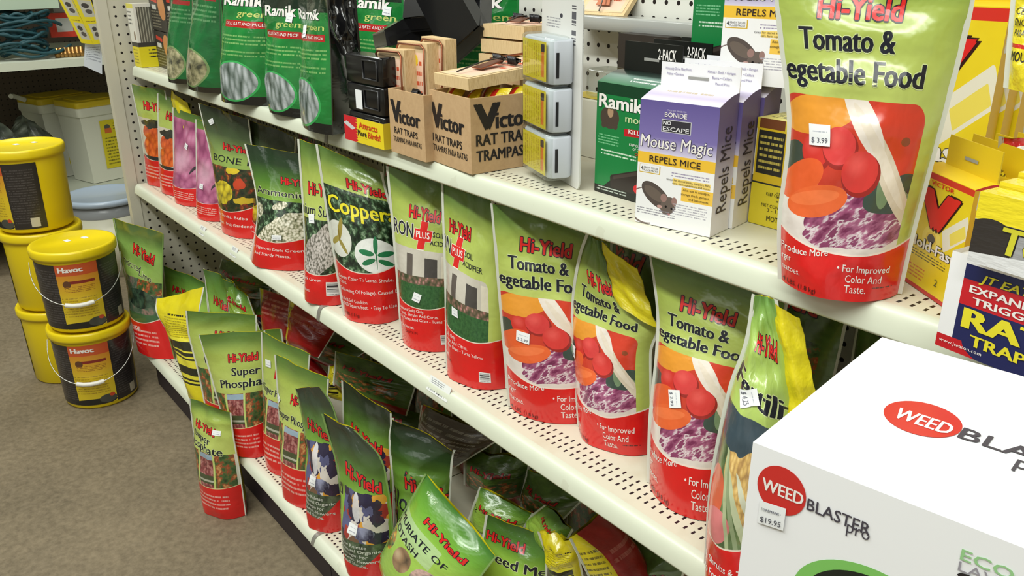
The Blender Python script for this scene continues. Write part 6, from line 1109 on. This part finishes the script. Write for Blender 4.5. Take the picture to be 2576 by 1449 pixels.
# ------------------------------------------------------------------ pails beside the shelving
YP = NG('yellow_plastic', 0.34, 0.5); YP.base((232, 206, 20)); YP = YP.m; WIRE = plain((190, 190, 186), 0.3, 0.5, 0.7); WGRIP = plain((232, 230, 222), 0.4)
HVL = paint('pail_label', [(('all',), (42, 38, 38)), (('rows', 0.22, 0.5, 0.14, 0.42, 0, 22, 12), (74, 70, 70)), (('rows', 0.84, 0.5, 0.12, 0.42, 0, 22, 12), (74, 70, 70)), (('rect', 0.52, 0.5, 0.18, 0.52, 0, 0.001), ('gv', [(0.0, (216, 192, 40)), (0.45, (216, 186, 40)), (0.8, (206, 140, 44)), (1, (206, 100, 40))])), (('rect', 0.52, 0.92, 0.18, 0.09, 0, 0.001), (196, 84, 44)), (('rect', 0.55, 0.725, 0.11, 0.022, 0, 0.004), (130, 40, 34)), (('ell', 0.42, 0.70, 0.035, 0.055), (96, 60, 40)), (('rows', 0.52, 0.62, 0.13, 0.05, 0, 4, 9), (150, 100, 34)), (('rows', 0.5, 0.34, 0.15, 0.16, 0, 8, 12), (170, 140, 34)), (('ell', 0.50, 0.04, 0.20, 0.06), (30, 30, 28)), (('ell', 0.62, 0.08, 0.08, 0.07), (70, 72, 66)), (('ell', 0.66, 0.13, 0.025, 0.03), (196, 70, 40)), (('rect', 0.90, 0.10, 0.04, 0.07, 0, 0.003), (196, 190, 170))], 0.3, 0.5, 0.2)
def pail(cx, cy, z, label, turn, lab=True, bail=0.2):
    t = thing('bait_pail', label, 'pail', (cx, cy, z), 'yellow rodent bait pails'); H = 0.235; rb, rt = 0.103, 0.109
    b = MB(); b.lathe([(0.0, 0.001), (rb - 0.004, 0.001), (rb, 0.006), (rb + (rt - rb) * 0.9, H * 0.9), (rt, H)], (cx, cy, z), YP); b.build('pail_body', t)
    b = MB(); b.lathe([(rt + 0.0005, H - 0.012), (0.1155, H - 0.014), (0.117, H - 0.006), (0.117, H + 0.008), (0.114, H + 0.0135), (0.108, H + 0.0135), (0.105, H + 0.009), (0.0, H + 0.009)], (cx, cy, z), YP)
    b.build('lid', t)
    if lab:
        a0, a1 = turn - 1.45, turn + 1.45; K = 40; r = lambda h: rb + (rt - rb) * h / H + 0.0012
        G = np.array([[(cx + r(h) * math.cos(a0 + (a1 - a0) * i / K), cy + r(h) * math.sin(a0 + (a1 - a0) * i / K), z + h) for i in range(K + 1)] for h in np.linspace(0.014, 0.212, 10)])
        b = MB(); b.grid(G, HVL); 
        fn = lambda P, off: np.array([(cx + (r(0.014 + 0.198 * v) + off) * math.cos(a0 + (a1 - a0) * u), cy + (r(0.014 + 0.198 * v) + off) * math.sin(a0 + (a1 - a0) * u), z + 0.014 + 0.198 * v) for u, v in P])
        b.text(fn, 'Havoc', 0.37, 0.885, 0.20, 0.075, plain(WHT, 0.4), off=0.0008, bold=0.025, heavy=2); b.build('paper_label', t)
    if bail is not None:
        ax = np.array([math.cos(turn + math.pi / 2), math.sin(turn + math.pi / 2), 0]); fw = np.array([math.cos(turn), math.sin(turn), 0]); P = []
        for k in range(21):
            a = math.pi * k / 20; P.append(np.array([cx, cy, z + H - 0.035]) + ax * 0.121 * math.cos(a) + (fw * 0.125 + ZUP * (-0.125 * bail / 0.2)) * math.sin(a) ** 0.8)
        b = MB(); b.tube(P, 0.0014, WIRE, 6); bl = b.build('wire_bail', t)
        b = MB(); b.tube(P[8:13], 0.0065, WGRIP, 8); b.build('hand_grip', bl)
    b = MB()
    for (a, r_) in ((2.2, 0.05), (3.4, 0.03)):
        c = np.array([cx + r_ * math.cos(a), cy + r_ * math.sin(a), z + H + 0.0096]); u = np.array([0.011, 0.003, 0]); v = np.array([-0.002, 0.007, 0]); b.quad(c - u - v, c + u - v, c + u + v, c - u + v, M_STICK)
    b.build('price_sticker', t)
TA = math.atan2(-0.445, 2.65) - 0.22
pail(-2.65, 0.445, 0.0, 'yellow bait pail with black label, lower of the front stack of two', TA, bail=0.17)
pail(-2.65, 0.445, 0.2505, 'yellow bait pail with black label, upper of the front stack of two', TA + 0.12, bail=0.17)
pail(-2.887, 0.405, 0.0, 'yellow bait pail, bottom of the rear stack of three', TA - 2.6, bail=None)
pail(-2.887, 0.405, 0.2505, 'yellow bait pail, middle of the rear stack of three', TA - 2.6, bail=None)
pail(-2.895, 0.402, 0.501, 'yellow bait pail with black label turned left, top of the rear stack of three', TA - 0.95, bail=None)
# ------------------------------------------------------------------ far shelving across the aisle end
M_DKPEG = dots_mat('pegboard_dark', (96, 84, 74), (1, 2), (0.0254, 0.0254), (0.01, 0.01), 0.0034, 0.7, (40, 34, 32))
XF = -4.0
t = thing('pegboard_back_panel', 'dark brown pegboard behind the far shelves, left background', 'panel', (-4.86, -0.9, 0))
b = MB(); b.box((-4.88, -0.9, 0), (-4.86, 2.3, 1.9), M_DKPEG); b.build('pegboard_panel', t)
for nm, z, xf, lab in (('metal_shelf', 0.872, -4.0, 'cream shelf in the left background holding teal netting'), ('metal_shelf', 0.262, -4.0, 'low cream shelf in the left background under the white pails'), ('metal_shelf', 1.36, -4.12, 'cream shelf high in the left background, above the picture')):
    t = thing(nm, lab, 'shelf', (xf, -0.9, z), 'far background shelves'); b = MB(); b.box((-4.858, -0.9, z - 0.02), (xf - 0.012, 2.3, z), M_CREAM); b.build('shelf_tray', t)
    b = MB(); b.box((xf - 0.0115, -0.9, z - 0.03), (xf, 2.3, z + 0.002), M_CREAM); b.build('front_lip', t)
# square white pails with yellow lids
def square_pail(FLp, e, w, d, h, label, handle):
    B = Box(tuple(FLp), tuple(np.asarray(FLp) + np.asarray(e) * w), FLp[2], d, h); t = thing('square_pail', label, 'pail', B.FL, 'white square pails with yellow lids')
    WP = plain((226, 226, 210), 0.4); LP = plain((214, 186, 30), 0.35)
    b = MB(); C = B.corners(); c = sum(C[:4]) / 4; low = [c + (p - c) * 0.84 for p in C[:4]]; 
    for k in range(4): b.quad(low[k], low[(k + 1) % 4], C[4 + (k + 1) % 4], C[4 + k], WP)
    b.quad(*low[::-1], WP)
    b.build('pail_body', t, mods=0.012)
    b = MB(); q = B.shift(0, 0); q2 = Box(tuple(B.FL - B.e * 0.008 - B.d * 0.008), tuple(B.FR + B.e * 0.008 - B.d * 0.008), B.FL[2], d + 0.016, h); rbox(b, q2, WP, 0.02, h - 0.045, h - 0.005); b.build('white_rim', t)
    b = MB(); rbox(b, q2, LP, 0.022, h - 0.0048, h + 0.022); q3 = Box(tuple(B.FL + B.e * 0.02 + B.d * 0.02), tuple(B.FR - B.e * 0.02 + B.d * 0.02), B.FL[2], d - 0.04, h); rbox(b, q3, LP, 0.03, h + 0.0215, h + 0.028); b.build('lid', t)
    lm_ = paint('square_pail_label', [(('all',), (224, 206, 40)), (('ell', 0.28, 0.86, 0.12, 0.05), (90, 90, 80)), (('rect', 0.30, 0.78, 0.14, 0.05, 0, 0.01), (216, 110, 50)), (('rows', 0.52, 0.36, 0.40, 0.30, 0, 9, 9), (120, 110, 30)), (('rows', 0.72, 0.86, 0.2, 0.08, 0, 3, 5), (120, 110, 30))], 0.4)
    b = MB(); nf = -B.d * 0.003
    lo_ = lambda u, v: (low[0] * (1 - u) + low[1] * u) * (1 - v) + (C[4] * (1 - u) + C[5] * u) * v + nf
    b.quad(lo_(0.34, 0.16), lo_(0.86, 0.16), lo_(0.82, 0.80), lo_(0.34, 0.80), lm_); b.build('paper_label', t)
    if handle:
        b = MB(); A_ = B.FL + B.up * 1.04 - B.e * 0.012 + B.d * d * 0.5; b.tube([A_, A_ - B.e * 0.05 + ZUP * 0.025, A_ - B.e * 0.075 - B.d * 0.03 + ZUP * 0.03], 0.011, plain((232, 232, 226), 0.4), 8); b.build('handle', t)
sp0 = at_z(232, 466, 0.264)
EY = nrm(np.array([-0.30, 1.0, 0]))
square_pail(sp0, EY, 0.26, 0.20, 0.36, 'white square pail with yellow lid and label, front of two in the left background', False)
square_pail(sp0 + np.array([-0.225, -0.115, 0]), EY, 0.26, 0.20, 0.36, 'white square pail with yellow lid and white handle, rear of two in the left background', True)
# round tub with grey lid
t = thing('storage_tub', 'round cream tub with grey translucent lid behind the yellow pails', 'tub', (-3.83, 0.80, 0))
b = MB(); b.lathe([(0.0, 0.001), (0.13, 0.001), (0.145, 0.26), (0.0, 0.26)], (-3.83, 0.80, 0), plain((214, 212, 190), 0.45)); b.build('tub_body', t)
b = MB(); b.lathe([(0.146, 0.2605), (0.152, 0.31), (0.0, 0.31)], (-3.83, 0.80, 0), plain((150, 154, 158), 0.3, 0.5, 0, 0.2)); b.build('tub_collar', t)
b = MB(); b.lathe([(0.155, 0.3105), (0.165, 0.313), (0.165, 0.332), (0.155, 0.338), (0.15, 0.334), (0.0, 0.332)], (-3.83, 0.80, 0), plain((164, 178, 194), 0.25, 0.5, 0, 0.3)); b.build('tub_lid', t)
# teal netting heap: coils of cord
rg = random.Random(5); c0 = at_x(60, 140, -4.15); c0[2] = 0.8745
t = thing('garden_netting', 'heap of dark teal netting on the far background shelf', 'netting', c0)
TEAL = plain((18, 66, 74), 0.6)
for k in range(16):
    b = MB(); P = []; r = rg.uniform(0.04, 0.13); zc = 0.022 + 0.011 * k * rg.uniform(0.8, 1.1); sh = rg.uniform(-0.05, 0.05)
    for i in range(26): a = 2 * math.pi * i / 26; P.append(c0 + np.array([0.08 * math.sin(a) * (1 - k * 0.03), sh + r * 1.15 * math.cos(a), zc + 0.012 * math.sin(3 * a + k)]))
    b.tube(P, 0.0065, TEAL, 6, closed=True); b.build('netting_coil', t)
# small red framed pack, white pack, bottle caps, cards
def flat_pack(name, label, cat, TLp, w, h, dep, x, mat, part='carton'):
    P = at_x(TLp[0], TLp[1], x); t = thing(name, label, cat, P + np.array([0, 0, -h])); b = MB(); b.box((x - dep, P[1], P[2] - h), (x, P[1] + w, P[2]), mat); b.build(part, t, mods=0.002); return t
flat_pack('red_hardware_pack', 'red framed pack hanging in the left background', 'pack', (118, 34), 0.115, 0.10, 0.02, -4.25, paint('red_pack', [(('all',), (206, 60, 40)), (('rect', 0.52, 0.5, 0.28, 0.28, 0, 0.02), (190, 190, 186)), (('rect', 0.5, 0.5, 0.40, 0.40, 0, 0.02), (190, 44, 36), 0.0)], 0.4))
flat_pack('white_hardware_pack', 'small grey white pack above the red framed pack, left background', 'pack', (124, -30), 0.10, 0.10, 0.02, -4.26, plain((150, 148, 146), 0.5))
flat_pack('green_white_carton', 'pale green carton at the top left corner, left background', 'box', (-160, -40), 0.42, 0.105, 0.10, -4.15, plain((186, 204, 182), 0.5))
rg = random.Random(8)
for i in range(7):
    P = at_x(140 + 10 * i, 112 - 1.5 * i, -4.1); P[2] = 0.8735; t = thing('brass_fitting', 'small brass fitting on the far shelf, in the row beside the teal netting', 'fitting', P, 'brass fittings on the far shelf')
    b = MB(); b.lathe([(0.0, 0.0), (0.012, 0.0), (0.012, 0.02), (0.009, 0.022), (0.009, 0.04), (0.0, 0.04)], P, plain((150, 112, 60), 0.3, 0.5, 0.7), 12); b.build('fitting_body', t)
# clear bagged stock under the far shelf, against the pegboard
for i, (p, sc_) in enumerate([((-20, 330), 0.8), ((62, 320), 0.75)]):
    P = at_x(p[0], p[1], -4.30 - 0.16 * i); t = thing('plastic_bag', ['grey crinkled plastic bag at the left edge of the background', 'grey crinkled plastic bag left of the white pails', 'dark crinkled plastic bag under the far shelf'][i], 'bag', (P[0], P[1], 0.264), 'crinkled bags in the background')
    b = MB(); m = paint('grey_crinkle', [(('all',), ('v', 8.0, [(0.0, (190, 196, 190)), (0.3, (110, 118, 108)), (0.7, (64, 70, 64))]))], 0.2, 0.6, 0.4, 0.6); prof = []
    hh = max(0.1, P[2] - 0.264 + 0.12)
    ph = [rg.uniform(0, 6) for _ in range(4)]; G = np.zeros((19, 37, 3))
    for j in range(19):
        for k in range(37):
            v, a_ = j / 18, 2 * math.pi * (k % 36) / 36; r_ = sc_ * 0.13 * (math.sin(math.pi * min(1, 0.12 + 0.88 * v)) ** 0.45 if v < 1 else 0.0)
            r_ *= 1 + 0.18 * math.sin(3 * a_ + ph[0] + 4 * v) + 0.10 * math.sin(7 * a_ + ph[1] - 6 * v) + 0.06 * math.sin(13 * a_ + 9 * v + ph[2])
            G[j, k] = (P[0] + r_ * math.cos(a_), P[1] + r_ * math.sin(a_), 0.264 + hh * 0.8 * v * (1 + 0.06 * math.sin(2 * a_ + ph[3])))
    b.grid(G, m); b.build('bag_film', t)
# hanging strips of yellow cards and a paper at the end panel
CARDM = paint('strip_card', [(('all',), (226, 208, 40)), (('rect', 0.56, 0.74, 0.36, 0.17, 0, 0.02), (190, 188, 176)), (('rect', 0.56, 0.26, 0.36, 0.17, 0, 0.02), (190, 188, 176)), (('ell', 0.50, 0.80, 0.2, 0.05), (70, 66, 64)), (('ell', 0.58, 0.68, 0.2, 0.05), (90, 84, 80)), (('ell', 0.50, 0.32, 0.2, 0.05), (70, 66, 64)), (('ell', 0.58, 0.20, 0.2, 0.05), (90, 84, 80)), (('rows', 0.5, 0.95, 0.35, 0.02, 0, 1, 8), (120, 100, 40)), (('rows', 0.5, 0.48, 0.35, 0.02, 0, 1, 8), (120, 100, 40))], 0.35)
def hung(name, label, cat, px, group, x, mat, part, off=0.004):
    C = [at_x(p[0], p[1], x + (p[2] if len(p) > 2 else 0)) for p in px]; t = thing(name, label, cat, C[0], group); b = MB(); n = np.array([1.0, 0, 0]) * off
    b.quad(C[0], C[1], C[2], C[3], mat); b.quad(C[3] - n, C[2] - n, C[1] - n, C[0] - n, mat)
    for k in range(4): j = (k + 1) % 4; b.quad(C[k], C[k] - n, C[j] - n, C[j], mat)
    b.build(part, t); return t
hung('trap_card_strip', 'yellow carded strip hanging beside the end panel, left one', 'card', [(205, 108), (236, 112, 0), (176, -12, 0), (140, -16)], 'hanging yellow card strips', -2.72, CARDM, 'card')
hung('trap_card_strip', 'yellow carded strip hanging beside the end panel, right one', 'card', [(236, 112), (262, 108), (226, -10), (178, -12)], 'hanging yellow card strips', -2.70, CARDM, 'card')
hung('notice_paper', 'white printed paper hanging below the yellow card strips', 'paper', [(211, 166), (257, 187), (256, 112), (214, 110)], None, -2.74, paint('notice', [(('all',), (216, 222, 232)), (('rows', 0.5, 0.6, 0.4, 0.3, 0.1, 6, 12), (150, 156, 170))], 0.6), 'sheet', 0.001)
t = thing('display_hook', 'wire hook carrying the yellow card strips on the end panel', 'hook', (-2.70, 0.62, 1.2)); b = MB(); b.tube([(-2.655, 0.66, 1.225), (-2.70, 0.645, 1.225), (-2.76, 0.63, 1.225), (-2.79, 0.62, 1.235)], 0.003, WIRE, 6); b.build('wire', t)
Bdk = Box(tuple(at_y(1552, 200, 0.955)), tuple(at_y(1552, 200, 0.955) + np.array([0.10, 0, 0])), Z_TOP, 0.06, 0.176)
t = thing('dark_carton', 'dark brown carton behind the black two-pack tabs', 'carton', Bdk.FL); b = MB(); b.hexa(Bdk.corners(), plain((46, 40, 36), 0.5)); b.build('carton_body', t, mods=0.001)
# ------------------------------------------------------------------ clear display trays behind the blister card
t = thing('white_display_tray', 'white cardboard tray of glue traps at the back of the upper shelf', 'tray', (-1.16, 0.86, Z_TOP))
TW = plain((222, 220, 204), 0.45)
Bwt = Box(tuple(at_y(1400, 186, 0.88)), tuple(at_y(1400, 186, 0.88) + np.array([0.30, 0, 0])), Z_TOP, 0.065, 0.085); b = MB(); b.hexa(Bwt.corners(), TW); b.build('tray_walls', t, mods=0.001)
b = MB(); q = Bwt; yl = plain((222, 196, 60), 0.4); b.quad(q.FL + q.up + ZUP * 0.001 + q.e * 0.01 + q.d * 0.01, q.FR + q.up + ZUP * 0.001 - q.e * 0.01 + q.d * 0.01, q.FR + q.up + q.D + ZUP * 0.001 - q.e * 0.01 - q.d * 0.01, q.FL + q.up + q.D + ZUP * 0.001 + q.e * 0.01 - q.d * 0.01, yl); b.build('yellow_insert', t)
for i in range(2):
    B_ = Box(tuple(Bwt.FL + Bwt.e * (0.05 + 0.115 * i) + Bwt.d * 0.01 + Bwt.up + ZUP * 0.003), tuple(Bwt.FL + Bwt.e * (0.155 + 0.115 * i) + Bwt.d * 0.01 + Bwt.up + ZUP * 0.003), Z_TOP + 0.089, 0.05, 0.04)
    t = thing('clear_trap_cover', ['clear plastic cover on the white tray, left one', 'clear plastic cover on the white tray, right one by the green boxes'][i], 'cover', B_.FL, 'clear covers on the white tray'); b = MB(); rbox(b, B_, CLEAR, 0.012); b.build('cover', t)
Bcl = Box(tuple(at_y(1420, 66, 0.98)), tuple(at_y(1420, 66, 0.98) + np.array([0.32, -0.0, 0])), 1.155, 0.045, 0.022)
t = thing('clear_divider_strip', 'clear plastic divider strip along the back panel', 'divider', Bcl.FL); b = MB(); FROST = plain((170, 172, 168), 0.2, 0.5, 0, 0.4); rbox(b, Bcl, FROST, 0.004); b.build('strip', t)
Pk = at_y(1440, 66, 1.0); b = MB()
for dx in (0.02, 0.30): b.tube([Bcl.FL + np.array([dx, 0.04, 0.004]), (Bcl.FL[0] + dx, YB - 0.001, Bcl.FL[2] + 0.004)], 0.003, STEEL, 6)
b.build('bracket', t)
Q0 = Bcl.FL + np.array([0.02, 0.006, 0.0228]); rat_trap(Q0, (1, 0.1, 0), (0, 0.7, 0.7), 'wooden rat trap lying on the clear divider strip', w=0.10, l=0.07, thick=0.008)
